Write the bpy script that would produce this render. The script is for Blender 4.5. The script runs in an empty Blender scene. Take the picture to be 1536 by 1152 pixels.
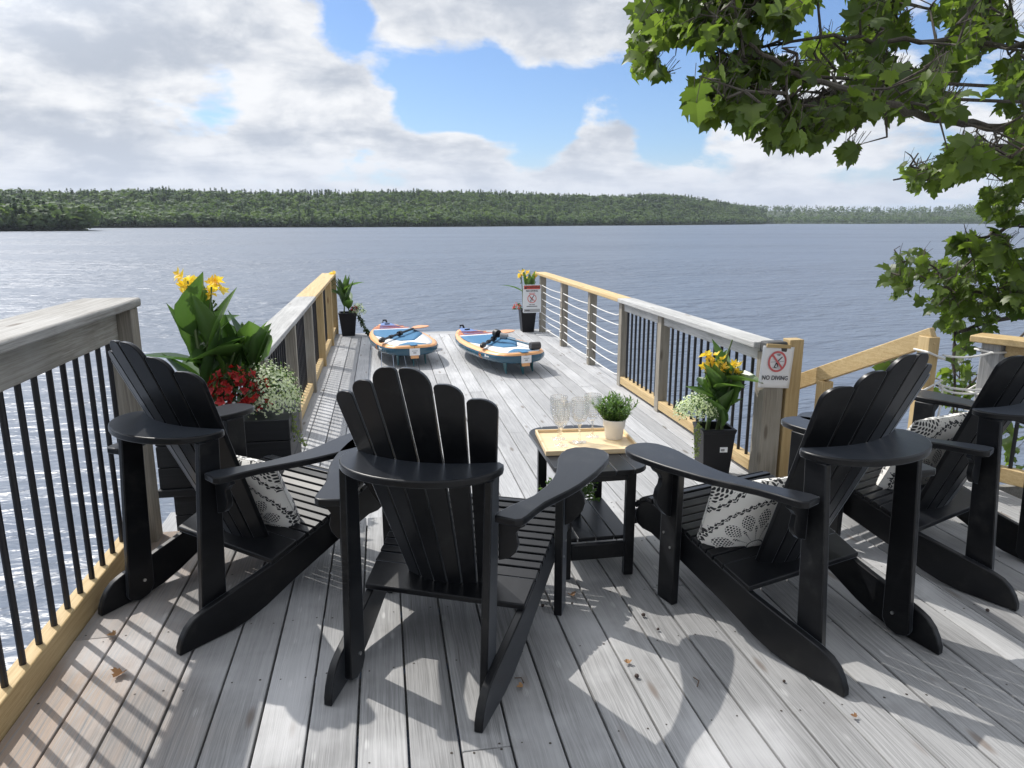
import bpy, bmesh, math, random
import numpy as np
from mathutils import Vector, Matrix, noise as mnoise
R = math.radians
sin, cos, pi = math.sin, math.cos, math.pi
sc = bpy.context.scene
COL = sc.collection

# ------------------------------------------------------------------ camera
CAM_H = 1.5
PITCH, YAW = R(12.68), R(10.14)
cam_d = bpy.data.cameras.new('camera'); cam = bpy.data.objects.new('camera', cam_d); COL.objects.link(cam)
cam_d.sensor_fit = 'HORIZONTAL'; cam_d.sensor_width = 36; cam_d.lens = 1080 / 1536 * 36
cam_d.clip_start = 0.05; cam_d.clip_end = 30000
cam.location = (0, 0, CAM_H); cam.rotation_euler = (pi / 2 - PITCH, 0, -YAW)
sc.camera = cam
sc.view_settings.view_transform = 'Standard'; sc.view_settings.look = 'None'
sc.view_settings.exposure = 0.36; sc.view_settings.gamma = 1
sc.cycles.max_bounces = 8; sc.cycles.transparent_max_bounces = 16

# reference directions, used to set the clouds and branches where they hang in the world
FWD = Vector((sin(YAW) * cos(PITCH), cos(YAW) * cos(PITCH), -sin(PITCH)))
RGT = Vector((cos(YAW), -sin(YAW), 0)); UPV = RGT.cross(FWD)
EYE = Vector((0, 0, CAM_H))
def ray(x, y): return (FWD * 1080 + RGT * (x - 768) - UPV * (y - 576)).normalized()
def at_depth(x, y, d):
    r = ray(x, y); return EYE + r * (d / r.dot(FWD))
def at_y(x, y, Y):
    r = ray(x, y); return EYE + r * (Y / r.y)
def at_z(x, y, z):
    r = ray(x, y); return EYE + r * ((z - CAM_H) / r.z)

# ------------------------------------------------------------------ node helper
class NT:
    def __init__(s, tree):
        s.t = tree; s.n = tree.nodes; s.l = tree.links; s.n.clear()
    def node(s, typ, **kw):
        n = s.n.new(typ)
        for k, v in kw.items(): setattr(n, k, v)
        return n
    def put(s, sock, v):
        if v is None: return
        if isinstance(v, bpy.types.NodeSocket): s.l.new(v, sock)
        elif isinstance(v, (tuple, list)) and sock.type == 'RGBA' and len(v) == 3: sock.default_value = (*v, 1)
        else: sock.default_value = v
    def m(s, op, a, b=None, c=None, clamp=False):
        n = s.node('ShaderNodeMath', operation=op, use_clamp=clamp)
        for i, v in enumerate((a, b, c)): s.put(n.inputs[i], v)
        return n.outputs[0]
    def v(s, op, a, b=None, out=0):
        n = s.node('ShaderNodeVectorMath', operation=op); s.put(n.inputs[0], a)
        if op == 'SCALE': s.put(n.inputs[3], b)
        elif b is not None: s.put(n.inputs[1], b)
        return n.outputs[out]
    def sep(s, a):
        n = s.node('ShaderNodeSeparateXYZ'); s.put(n.inputs[0], a); return n.outputs
    def xyz(s, x, y, z):
        n = s.node('ShaderNodeCombineXYZ')
        for i, v in enumerate((x, y, z)): s.put(n.inputs[i], v)
        return n.outputs[0]
    def noise(s, vec, scale=1, detail=4, rough=.5, dist=0, dim='3D', col=False):
        n = s.node('ShaderNodeTexNoise', noise_dimensions=dim); s.put(n.inputs['Vector'], vec)
        s.put(n.inputs['Scale'], scale); s.put(n.inputs['Detail'], detail); s.put(n.inputs['Roughness'], rough); s.put(n.inputs['Distortion'], dist)
        return n.outputs[1 if col else 0]
    def vor(s, vec, scale=1, feature='F1', rnd=1, out=0):
        n = s.node('ShaderNodeTexVoronoi', feature=feature); s.put(n.inputs['Vector'], vec); s.put(n.inputs['Scale'], scale); s.put(n.inputs['Randomness'], rnd)
        return n.outputs[out]
    def ramp(s, f, stops, interp='LINEAR'):
        n = s.node('ShaderNodeValToRGB'); e = n.color_ramp; e.interpolation = interp
        while len(e.elements) < len(stops): e.elements.new(.5)
        for el, (p, c) in zip(e.elements, stops):
            el.position = p; el.color = (*c, 1) if isinstance(c, (tuple, list)) else (c, c, c, 1)
        s.put(n.inputs[0], f); return n.outputs[0]
    def smooth(s, x, a, b):
        n = s.node('ShaderNodeMapRange', interpolation_type='SMOOTHSTEP')
        s.put(n.inputs[0], x); s.put(n.inputs[1], a); s.put(n.inputs[2], b); return n.outputs[0]
    def mix(s, f, a, b, mode='MIX'):
        n = s.node('ShaderNodeMix', data_type='RGBA', blend_type=mode)
        s.put(n.inputs[0], f); s.put(n.inputs[6], a); s.put(n.inputs[7], b); return n.outputs[2]
    def attr(s, name, out='Fac'):
        return s.node('ShaderNodeAttribute', attribute_name=name).outputs[out]
    def obj(s): return s.node('ShaderNodeTexCoord').outputs['Object']
    def bump(s, h, strength=.3, dist=.01, normal=None):
        n = s.node('ShaderNodeBump'); s.put(n.inputs['Height'], h); s.put(n.inputs['Strength'], strength); s.put(n.inputs['Distance'], dist); s.put(n.inputs['Normal'], normal); return n.outputs[0]
    def bsdf(s, **kw):
        n = s.node('ShaderNodeBsdfPrincipled')
        for k, v in kw.items(): s.put(n.inputs[k.replace('_', ' ')], v)
        return n
    def out(s, surf, where='Surface'):
        o = s.node('ShaderNodeOutputMaterial'); s.l.new(surf, o.inputs[where]); return o
def newmat(name):
    m = bpy.data.materials.new(name); m.use_nodes = True; return m, NT(m.node_tree)

# ------------------------------------------------------------------ sky, clouds and sun
SUN_EL, SUN_AZ = R(50), R(-43)          # azimuth from +Y, negative = to the left
w = bpy.data.worlds.new('World'); sc.world = w; w.use_nodes = True
t = NT(w.node_tree)
d = t.node('ShaderNodeTexCoord').outputs['Generated']
sky = t.node('ShaderNodeTexSky', sky_type='NISHITA'); sky.sun_disc = False
sky.sun_elevation = SUN_EL; sky.sun_rotation = SUN_AZ; sky.air_density = 1.0; sky.dust_density = .6; sky.ozone_density = 2.0
dx, dy, dz = t.sep(d)
zz = t.m('MAXIMUM', dz, 0.0)
k = t.m('DIVIDE', 1.0, t.m('ADD', zz, 0.17))
cp = t.xyz(t.m('MULTIPLY', dx, k), t.m('MULTIPLY', dy, k), 0.0)
cpo = t.v('ADD', cp, (3.7, 1.2, 0.0))
n1 = t.noise(cpo, 1.15, 9, .56, .25)
dv = t.v('MULTIPLY', d, (1.0, 1.0, 1.7))
n2 = t.noise(dv, 11.0, 10, .62, .35)
n3 = t.m('ADD', t.m('MULTIPLY', t.noise(t.v('ADD', cpo, (1.3, 7.0, .5)), 2.0, 8, .6, .2), .5), t.m('MULTIPLY', t.noise(t.v('ADD', dv, (2.0, 1.0, .03)), 9.0, 10, .6, .3), .5))
# where the gaps and the heavy banks of cloud lie in this sky: (px, py, radius in degrees, amount)
field = None
for px, py, rad, amt in [(480, 25, 2.6, -.24), (535, 80, 2.3, -.20), (640, 130, 2.8, -.24), (690, 128, 3.4, -.30), (780, 150, 3.4, -.30), (870, 150, 3.4, -.30), (960, 160, 3.6, -.30), (1040, 185, 3.4, -.24), (1010, 130, 3.0, -.2), (800, 190, 2.2, -.16), (610, 175, 1.4, -.10),
                         (170, 128, 2.4, -.22), (285, 132, 2.6, -.28), (350, 140, 2.0, -.14), (60, 150, 1.8, -.14), (1000, 205, 2.0, -.14), (515, 200, 1.8, -.17), (1180, 60, 5, -.14), (1240, 250, 5, -.08), (1420, 280, 6, -.10),
                         (250, 60, 8, .13), (60, 100, 7, .12), (80, 200, 7, .09), (170, 30, 5, .1), (420, 40, 3, .12), (430, 100, 4.5, .14), (535, 128, 2.6, .20), (650, 200, 3.0, .20), (700, 215, 3.0, .12), (640, 50, 3.0, .14), (740, 40, 4.5, .20), (850, 50, 4, .22), (940, 45, 4.5, .20), (1050, 40, 4, .1), (650, 20, 3, .08), (910, 183, 1.9, .20), (480, 180, 3.0, .07), (350, 220, 5, .05), (880, 235, 5, .13), (1100, 215, 5, .14), (1000, 235, 5, .14), (1240, 180, 5, .12), (1350, 240, 5, .08), (560, 250, 6, .06)]:
    c0 = ray(px, py)
    dt = t.v('DOT_PRODUCT', d, tuple(c0), out=1)
    g = t.smooth(dt, cos(R(rad * 1.7)), 1.0)
    g = t.m('MULTIPLY', g, amt)
    field = g if field is None else t.m('ADD', field, g)
field = t.m('ADD', field, t.m('MULTIPLY', t.smooth(zz, .24, .5), .12))
low = t.smooth(zz, .13, .01)
cov = t.m('ADD', t.m('ADD', n1, field), t.m('MULTIPLY', low, .06))
fine = t.m('ADD', cov, t.m('MULTIPLY', t.m('SUBTRACT', n2, .5), .56))
mask = t.smooth(fine, .40, .57)
thick = t.smooth(t.m('ADD', t.m('MULTIPLY', t.m('SUBTRACT', fine, .57), .55), t.m('MULTIPLY', t.m('SUBTRACT', n3, .5), 2.6)), -.22, .40)
ccol = t.mix(thick, (7.5, 7.6, 7.8), (4.1, 4.5, 5.2))
ccol = t.mix(t.m('MULTIPLY', low, .65), ccol, (5.2, 5.7, 6.7))
sunny = tuple(Vector((sin(SUN_AZ) * cos(SUN_EL), cos(SUN_AZ) * cos(SUN_EL), sin(SUN_EL))))
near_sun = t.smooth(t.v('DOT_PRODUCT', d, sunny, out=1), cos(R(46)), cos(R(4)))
boost = t.m('ADD', 1.0, t.m('MULTIPLY', near_sun, 2.2))  # added cloud glow around the out-of-view sun, lifts the fill light
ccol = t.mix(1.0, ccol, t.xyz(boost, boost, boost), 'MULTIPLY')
skyc = t.mix(1.0, sky.outputs[0], (.78, .91, 1.12), 'MULTIPLY')
skyc = t.mix(t.smooth(zz, .10, .0), skyc, (5.0, 5.8, 7.1))
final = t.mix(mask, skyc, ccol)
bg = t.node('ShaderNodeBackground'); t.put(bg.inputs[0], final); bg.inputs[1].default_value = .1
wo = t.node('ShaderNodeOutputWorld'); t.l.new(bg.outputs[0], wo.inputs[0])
sd = bpy.data.lights.new('sun', 'SUN'); sd.energy = 3.2; sd.angle = R(.6); sd.color = (1, .955, .89)
so = bpy.data.objects.new('sun', sd); COL.objects.link(so)
sunv = Vector((sin(SUN_AZ) * cos(SUN_EL), cos(SUN_AZ) * cos(SUN_EL), sin(SUN_EL)))
so.rotation_euler = sunv.to_track_quat('Z', 'Y').to_euler(); so.location = sunv * 50

# ------------------------------------------------------------------ mesh builder
class MB:
    def __init__(s): s.v = []; s.f = []; s.mi = []; s.tn = []
    def add(s, vs, fs, mi=0, tint=0.5):
        b = len(s.v); s.v += [tuple(p) for p in vs]
        for f in fs: s.f.append(tuple(i + b for i in f)); s.mi.append(mi); s.tn.append(tint)
    def box(s, lo, hi, M=None, mi=0, tint=.5):
        x0, y0, z0 = lo; x1, y1, z1 = hi
        vs = [Vector(p) for p in ((x0,y0,z0),(x1,y0,z0),(x1,y1,z0),(x0,y1,z0),(x0,y0,z1),(x1,y0,z1),(x1,y1,z1),(x0,y1,z1))]
        if M is not None: vs = [M @ p for p in vs]
        s.add(vs, [(3,2,1,0),(4,5,6,7),(0,1,5,4),(1,2,6,5),(2,3,7,6),(3,0,4,7)], mi, tint)
    def bar(s, a, b, wd, hg, up=(0,0,1), mi=0, tint=.5, along=0):
        a, b = Vector(a), Vector(b); y = (b - a); L = y.length; y.normalize(); x = y.cross(Vector(up)).normalized(); z = x.cross(y)
        M = Matrix((x, y, z)).transposed().to_4x4(); M.translation = a
        s.box((-wd/2, 0, -hg/2), (wd/2, L, hg/2), M, mi, tint)
    def prism(s, pts, th, fn, mi=0, tint=.5):
        """outline pts (a,b) extruded c from -th/2 to th/2, mapped by fn(a,b,c)"""
        n = len(pts)
        vs = [fn(a, b, -th/2) for a, b in pts] + [fn(a, b, th/2) for a, b in pts]
        fs = [tuple(range(n - 1, -1, -1)), tuple(range(n, 2 * n))] + [(i, (i+1) % n, n + (i+1) % n, n + i) for i in range(n)]
        s.add(vs, fs, mi, tint)
    def tube(s, pts, rad, seg=8, mi=0, tint=.5, cap=True):
        pts = [Vector(p) for p in pts]; n = len(pts)
        if not hasattr(rad, '__len__'): rad = [rad] * n
        vs = []; ref = Vector((.31, .17, .94))
        for i, p in enumerate(pts):
            tg = (pts[min(i+1, n-1)] - pts[max(i-1, 0)]).normalized()
            x = tg.cross(ref)
            if x.length < .05: x = tg.cross(Vector((1, 0, 0)))
            x.normalize(); y = tg.cross(x)
            for j in range(seg):
                a = 2 * pi * j / seg; vs.append(p + (x * cos(a) + y * sin(a)) * rad[i])
        fs = [(i*seg + j, i*seg + (j+1) % seg, (i+1)*seg + (j+1) % seg, (i+1)*seg + j) for i in range(n-1) for j in range(seg)]
        if cap: fs += [tuple(range(seg-1, -1, -1)), tuple(range((n-1)*seg, n*seg))]
        s.add(vs, fs, mi, tint)
    def lathe(s, prof, c=(0,0,0), seg=28, mi=0, tint=.5, sq=None):
        vs = []; n = len(prof); c = Vector(c)
        for r, z in prof:
            for j in range(seg):
                a = 2 * pi * j / seg; vs.append(c + Vector((r * cos(a), r * sin(a), z)))
        fs = [(i*seg + j, i*seg + (j+1) % seg, (i+1)*seg + (j+1) % seg, (i+1)*seg + j) for i in range(n-1) for j in range(seg)]
        s.add(vs, fs, mi, tint)
    def build(s, name, mat, parent=None, bevel=0, smooth=35, world=False, seg=2):
        me = bpy.data.meshes.new(name)
        vs = s.v
        if world and parent is not None:
            o = parent.location; vs = [(p[0]-o[0], p[1]-o[1], p[2]-o[2]) for p in vs]
        me.from_pydata(vs, [], s.f)
        for m in (mat if isinstance(mat, (list, tuple)) else [mat]): me.materials.append(m)
        me.polygons.foreach_set('material_index', s.mi)
        a = me.attributes.new('tint', 'FLOAT', 'FACE'); a.data.foreach_set('value', s.tn)
        bm = bmesh.new(); bm.from_mesh(me); bmesh.ops.recalc_face_normals(bm, faces=bm.faces) if bevel or smooth else None
        bm.to_mesh(me); bm.free()
        if smooth:
            me.polygons.foreach_set('use_smooth', [True] * len(me.polygons)); me.set_sharp_from_angle(angle=R(smooth))
        ob = bpy.data.objects.new(name, me); COL.objects.link(ob)
        if parent is not None: ob.parent = parent
        if bevel:
            b = ob.modifiers.new('bevel', 'BEVEL'); b.width = bevel; b.segments = seg; b.limit_method = 'ANGLE'; b.angle_limit = R(40)
        return ob
def tag(o, label=None, cat=None, group=None, kind=None):
    if label: o['label'] = label
    if cat: o['category'] = cat
    if group: o['group'] = group
    if kind: o['kind'] = kind
    return o
def thing(name, label, cat, loc=(0,0,0), rz=0, group=None):
    o = bpy.data.objects.new(name, None); COL.objects.link(o); o.location = loc; o.rotation_euler = (0, 0, rz)
    o.empty_display_size = .1
    return tag(o, label, cat, group)
def copy_tree(o, parent=None):
    c = o.copy(); COL.objects.link(c); c.parent = parent
    for ch in list(o.children): copy_tree(ch, c)
    return c

# ------------------------------------------------------------------ materials
def plain(name, col, rough=.5, **kw):
    m, t = newmat(name); b = t.bsdf(Base_Color=col, Roughness=rough, **kw); t.out(b.outputs[0]); return m
def wood(name, axis, cols, knots=(.12, .085, .05), rough=.75, bump=.35, stain=False, tintamp=.35, grain=1.0):
    m, t = newmat(name); o = t.obj(); x, y, z = t.sep(o)
    rnd = t.attr('tint'); off = t.m('MULTIPLY', rnd, 37.0)
    al, c1, c2 = {'X': (x, y, z), 'Y': (y, x, z), 'Z': (z, x, y)}[axis]
    wob = t.noise(t.xyz(t.m('MULTIPLY', al, 2.2), t.m('MULTIPLY', c1, 9.0), t.m('ADD', c2, off)), 1.0, 3, .5)
    g = t.noise(t.xyz(t.m('ADD', t.m('MULTIPLY', al, 1.1), off), t.m('ADD', t.m('MULTIPLY', c1, 120.0 * grain), t.m('MULTIPLY', wob, 6.0)), t.m('ADD', t.m('MULTIPLY', c2, 80.0), off)), 1.0, 5, .65)
    fine = t.noise(t.xyz(t.m('MULTIPLY', al, 6.0), t.m('MULTIPLY', c1, 330.0), t.m('MULTIPLY', c2, 330.0)), 1.0, 3, .6)
    big = t.noise(t.xyz(t.m('MULTIPLY', al, 1.1), t.m('MULTIPLY', c1, 3.0), t.m('ADD', c2, off)), 1.3, 4, .55)
    gg = t.m('ADD', t.m('MULTIPLY', g, .55), t.m('MULTIPLY', fine, .45))
    c = t.mix(t.smooth(gg, .34, .66), cols[0], cols[1])
    c = t.mix(t.m('MULTIPLY', t.smooth(big, .45, .72), .6), c, cols[2])
    # knots: sparse spots along each board
    kv = t.vor(t.xyz(t.m('ADD', t.m('MULTIPLY', al, 2.3), off), t.m('MULTIPLY', c1, 9.0), t.m('ADD', t.m('MULTIPLY', c2, 9.0), off)), 1.0)
    c = t.mix(t.m('MULTIPLY', t.smooth(kv, .17, .06), .75), c, knots)
    if stain:
        c = t.mix(t.m('MULTIPLY', t.smooth(g, .335, .29), .8), c, (.09, .085, .08))
        fk = t.vor(t.xyz(t.m('ADD', t.m('MULTIPLY', al, 5.0), off), t.m('MULTIPLY', c1, 14.0), off), 1.0)
        c = t.mix(t.m('MULTIPLY', t.m('MULTIPLY', t.smooth(fk, .16, .06), t.smooth(fine, .35, .6)), .42), c, (.66, .66, .65))
        st = t.m('MULTIPLY', t.smooth(t.m('ADD', x, t.m('MULTIPLY', t.noise(o, 2.3, 4), 1.0)), .0, -.75), t.smooth(g, .3, .6))
        c = t.mix(t.m('MULTIPLY', st, .75), c, (.34, .235, .16))
        blot = t.noise(o, 3.1, 6, .6)
        c = t.mix(t.m('MULTIPLY', t.smooth(blot, .55, .70), .35), c, (.17, .165, .16))
        bl2 = t.noise(t.v('ADD', o, (5.0, 2.0, 0.0)), 1.2, 5, .55)
        c = t.mix(t.m('MULTIPLY', t.smooth(bl2, .5, .66), .45), c, (.56, .56, .57))
    val = t.m('ADD', 1.0 - tintamp / 2, t.m('MULTIPLY', rnd, tintamp))
    c = t.mix(1.0, c, t.xyz(val, val, val), 'MULTIPLY')
    b = t.bsdf(Base_Color=c, Roughness=rough, Normal=t.bump(gg, bump, .004)); b.inputs['Specular IOR Level'].default_value = .3
    t.out(b.outputs[0]); return m
GREY = ((.185, .186, .187), (.345, .346, .346), (.42, .421, .42))
M_deck = wood('deck_wood', 'Y', GREY, (.15, .12, .10), stain=True, bump=.5)
M_far = wood('dock_wood', 'Y', ((.25, .254, .262), (.43, .434, .442), (.50, .503, .51)), (.14, .12, .10))
M_farx = wood('dock_end_wood', 'X', ((.25, .254, .262), (.43, .434, .442), (.50, .503, .51)))
PINE = ((.40, .275, .125), (.58, .445, .245), (.50, .375, .195))
M_piney = wood('pine_along', 'Y', PINE, (.20, .11, .05), rough=.6, bump=.15, grain=.5)
M_pinez = wood('pine_upright', 'Z', PINE, (.20, .11, .05), rough=.6, bump=.15, grain=.5)
M_pinex = wood('pine_across', 'X', PINE, (.20, .11, .05), rough=.6, bump=.15, grain=.5)
OLD = ((.20, .185, .155), (.38, .365, .325), (.45, .44, .42))
M_oldy = wood('weathered_along', 'Y', OLD, (.1, .08, .06)); M_oldz = wood('weathered_upright', 'Z', ((.17, .15, .12), (.32, .295, .25), (.36, .34, .30)), (.1, .08, .06))
M_capl = wood('weathered_left_cap', 'Y', ((.20, .19, .17), (.40, .39, .37), (.46, .455, .44)), (.12, .10, .08), bump=.7)
CAPC = ((.25, .25, .245), (.43, .43, .42), (.50, .50, .49))
M_capy = wood('weathered_cap', 'Y', CAPC, (.16, .14, .12))
M_iron = plain('black_aluminium', (.011, .011, .014), .38)
def mk_black():
    m, t = newmat('black_poly_lumber'); o = t.obj()
    n = t.noise(o, 420, 3, .6); n2 = t.noise(t.v('MULTIPLY', o, (30.0, 6.0, 30.0)), 1, 4)
    dust = t.noise(o, 9.0, 6, .65)
    c = t.mix(t.smooth(n2, .4, .7), (.0030, .0033, .0045), (.0055, .006, .0075))
    c = t.mix(t.m('MULTIPLY', t.smooth(dust, .52, .75), .06), c, (.22, .22, .20))
    b = t.bsdf(Base_Color=c, Roughness=t.m('ADD', .30, t.m('MULTIPLY', n2, .10)), Normal=t.bump(n, .12, .0012)); b.inputs['Specular IOR Level'].default_value = .32; b.inputs['Sheen Weight'].default_value = .36; b.inputs['Sheen Roughness'].default_value = .30; b.inputs['Sheen Tint'].default_value = (.80, .88, 1, 1)
    t.out(b.outputs[0]); return m
M_black = mk_black()
M_bolt = plain('steel_bolt', (.6, .6, .6), .3, Metallic=1.0)
def mk_water():
    m, t = newmat('lake_water'); o = t.obj(); x, y, z = t.sep(o)
    a = t.xyz(t.m('ADD', t.m('MULTIPLY', x, .55), t.m('MULTIPLY', y, .16)), t.m('SUBTRACT', t.m('MULTIPLY', y, 1.25), t.m('MULTIPLY', x, .25)), 0.0)
    w1 = t.noise(a, 1.15, 3, .55, .5); w2 = t.noise(t.v('ADD', a, (11.0, 5.0, 1.0)), 3.4, 3, .55, .6); w3 = t.noise(t.v('ADD', a, (3.0, 7.0, 2.0)), 11.0, 3, .6, .4)
    gust = t.noise(t.v('MULTIPLY', o, (.012, .035, 0.0)), 1.0, 4, .55)
    w0 = t.noise(t.v('ADD', a, (21.0, 3.0, 4.0)), .34, 2, .5, .4)
    h = t.m('ADD', t.m('ADD', t.m('ADD', w1, t.m('MULTIPLY', w0, 1.3)), t.m('MULTIPLY', w2, .40)), t.m('MULTIPLY', w3, .07))
    amp = t.m('ADD', .55, t.m('MULTIPLY', t.smooth(gust, .38, .62), .9))
    h = t.m('MULTIPLY', h, amp)
    b = t.bsdf(Base_Color=(.100, .126, .172), Roughness=.36, IOR=1.45, Normal=t.bump(h, 1.0, .27))
    t.out(b.outputs[0]); return m
M_water = mk_water()
def foliage(name, dark, light, trans=.35, rough=.45, var=.5, spec=.5):
    m, t = newmat(name); o = t.obj(); r = t.attr('tint')
    n = t.noise(o, 14, 3)
    f = t.m('ADD', t.m('MULTIPLY', r, .75), t.m('MULTIPLY', n, .25))
    c = t.mix(f, dark, light)
    b = t.bsdf(Base_Color=c, Roughness=rough); b.inputs['Specular IOR Level'].default_value = spec
    tr = t.node('ShaderNodeBsdfTranslucent'); t.put(tr.inputs[0], t.mix(1.0, c, (1.5, 1.6, .7), 'MULTIPLY'))
    mx = t.node('ShaderNodeMixShader'); mx.inputs[0].default_value = trans
    t.l.new(b.outputs[0], mx.inputs[1]); t.l.new(tr.outputs[0], mx.inputs[2]); t.out(mx.outputs[0]); return m
M_maple = foliage('maple_leaf', (.052, .088, .026), (.165, .225, .055), .58, .40)
M_canna = foliage('canna_leaf', (.035, .080, .028), (.120, .210, .065), .40, .30)
M_leaf = foliage('small_green_leaf', (.040, .095, .022), (.13, .23, .06), .3, .4)
M_darkleaf = foliage('dark_small_leaf', (.018, .035, .014), (.06, .10, .03), .2, .4)
M_ivy = foliage('ivy_leaf', (.10, .15, .04), (.27, .32, .11), .3, .45)
M_yel = foliage('yellow_petal', (.75, .46, .03), (.88, .72, .16), .35, .5)
M_red = foliage('red_petal', (.22, .006, .012), (.55, .025, .02), .3, .5)
M_pink = foliage('pink_petal', (.6, .05, .10), (.75, .16, .2), .3, .5)
M_white = foliage('white_petal', (.60, .66, .52), (.84, .86, .80), .3, .6)
M_wood_f = foliage('forest_leaf', (.030, .064, .042), (.140, .190, .090), .40, .6, spec=.2)
M_bark = wood('maple_bark', 'Z', ((.045, .038, .032), (.12, .10, .085), (.15, .14, .12)), bump=.8)
M_stem = plain('green_stem', (.10, .14, .05), .5)
M_soil = plain('potting_soil', (.02, .015, .012), .9)
M_pot = plain('black_plastic_pot', (.006, .0065, .009), .42, Specular_IOR_Level=.3)
M_cer = plain('white_ceramic', (.78, .76, .72), .45)
M_rope = plain('white_rope', (.72, .71, .68), .8)
M_paper = plain('white_paper', (.80, .81, .83), .35)
M_sred = plain('sign_red', (.62, .09, .07), .5); M_sblk = plain('sign_black', (.02, .02, .02), .5); M_sgry = plain('sign_grey', (.38, .39, .40), .5)
M_tray = wood('bamboo_tray', 'X', ((.66, .49, .28), (.78, .62, .40), (.74, .58, .36)), (.5, .32, .15), rough=.45, bump=.08, tintamp=.1)

# ------------------------------------------------------------------ setting: water, bank, far hills and woods
WZ, FZ = -1.2, -0.22                     # water level and the lower dock's level; the near deck is z = 0
def sheet(name, pts, z, mat, kind='structure'):
    mb = MB(); mb.add([(x, y, z) for x, y in pts], [tuple(range(len(pts)))]); return tag(mb.build(name, mat, smooth=0), kind=kind)
sheet('water', [(-9000, -40), (9000, -40), (9000, 12000), (-9000, 12000)], WZ, M_water)
def mk_bank():
    m, t = newmat('bank_ground'); o = t.obj(); n = t.noise(o, 1.3, 6, .6)
    b = t.bsdf(Base_Color=t.mix(n, (.05, .07, .025), (.16, .13, .09)), Roughness=.9, Normal=t.bump(n, .6, .05)); t.out(b.outputs[0]); return m
rb = random.Random(4)
mb = MB(); N = 40
vs = []
for j in range(N):
    for i in range(N):
        x = -30 + 60 * i / (N-1); y = -39 + 42 * j / (N-1)
        edge = -1.2 + 3.6 * (1 / (1 + math.exp(-(x - 6.5) * 1.2))) - 0.0
        s = max(0, edge - y); z = WZ - .35 + min(1.0, s * .5) + (.25 * mnoise.noise((x * .4, y * .4, 0)) if s > 0 else 0)
        vs.append((x, y, z))
mb.add(vs, [(j*N+i, j*N+i+1, (j+1)*N+i+1, (j+1)*N+i) for j in range(N-1) for i in range(N-1)])
tag(mb.build('bank', mk_bank()), kind='structure')
def interp(x, tab): return float(np.interp(x, [a for a, b in tab], [b for a, b in tab]))
def az_dir(px):
    r = ray(px, 333); v = Vector((r.x, r.y, 0)); v.normalize(); return v
M_hill = plain('wooded_ground', (.035, .055, .025), .9)
rng = np.random.default_rng(7)
def tree_proto(kind, n):
    """unit-height tree as quads: centres, half-axes"""
    P = []; T = []
    for i in range(n):
        if kind == 'con':
            h = rng.uniform(.08, 1) ; rad = (1.04 - h) * .20 * rng.uniform(.5, 1.1); a = rng.uniform(0, 2*pi)
            c = np.array([rad*cos(a), rad*sin(a), h]); s = .045 + .05 * (1-h)
            tx = np.array([cos(a), sin(a), -.35]) * s * 1.2; ty = np.array([-sin(a), cos(a), rng.uniform(-.4, .4)]) * s
        else:
            a = rng.uniform(0, 2*pi); u = rng.uniform(-1, 1); rr = rng.uniform(.55, 1.0)
            lump = 1 + .25 * sin(3*a + 4*u)
            c = np.array([cos(a) * math.sqrt(1-u*u) * .34 * rr * lump, sin(a) * math.sqrt(1-u*u) * .34 * rr * lump, .56 + .42 * u * rr])
            nrm = c - np.array([0, 0, .5]); nrm += rng.normal(0, .18, 3); nrm /= np.linalg.norm(nrm)
            tx = np.cross(nrm, rng.normal(0, 1, 3)); tx /= np.linalg.norm(tx); ty = np.cross(nrm, tx)
            s = rng.uniform(.06, .11); tx = tx * s; ty = ty * s * rng.uniform(.6, 1)
        P.append([c - tx - ty * .6, c + tx - ty, c + tx * .7 + ty, c - tx * .8 + ty * .8]); T.append(rng.uniform(-.12, .12))
    return np.array(P), np.array(T)
PROTO = {'con': [tree_proto('con', 70) for _ in range(4)], 'dec': [tree_proto('dec', 85) for _ in range(6)], 'conl': [tree_proto('con', 26) for _ in range(3)], 'decl': [tree_proto('dec', 34) for _ in range(4)]}
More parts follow.
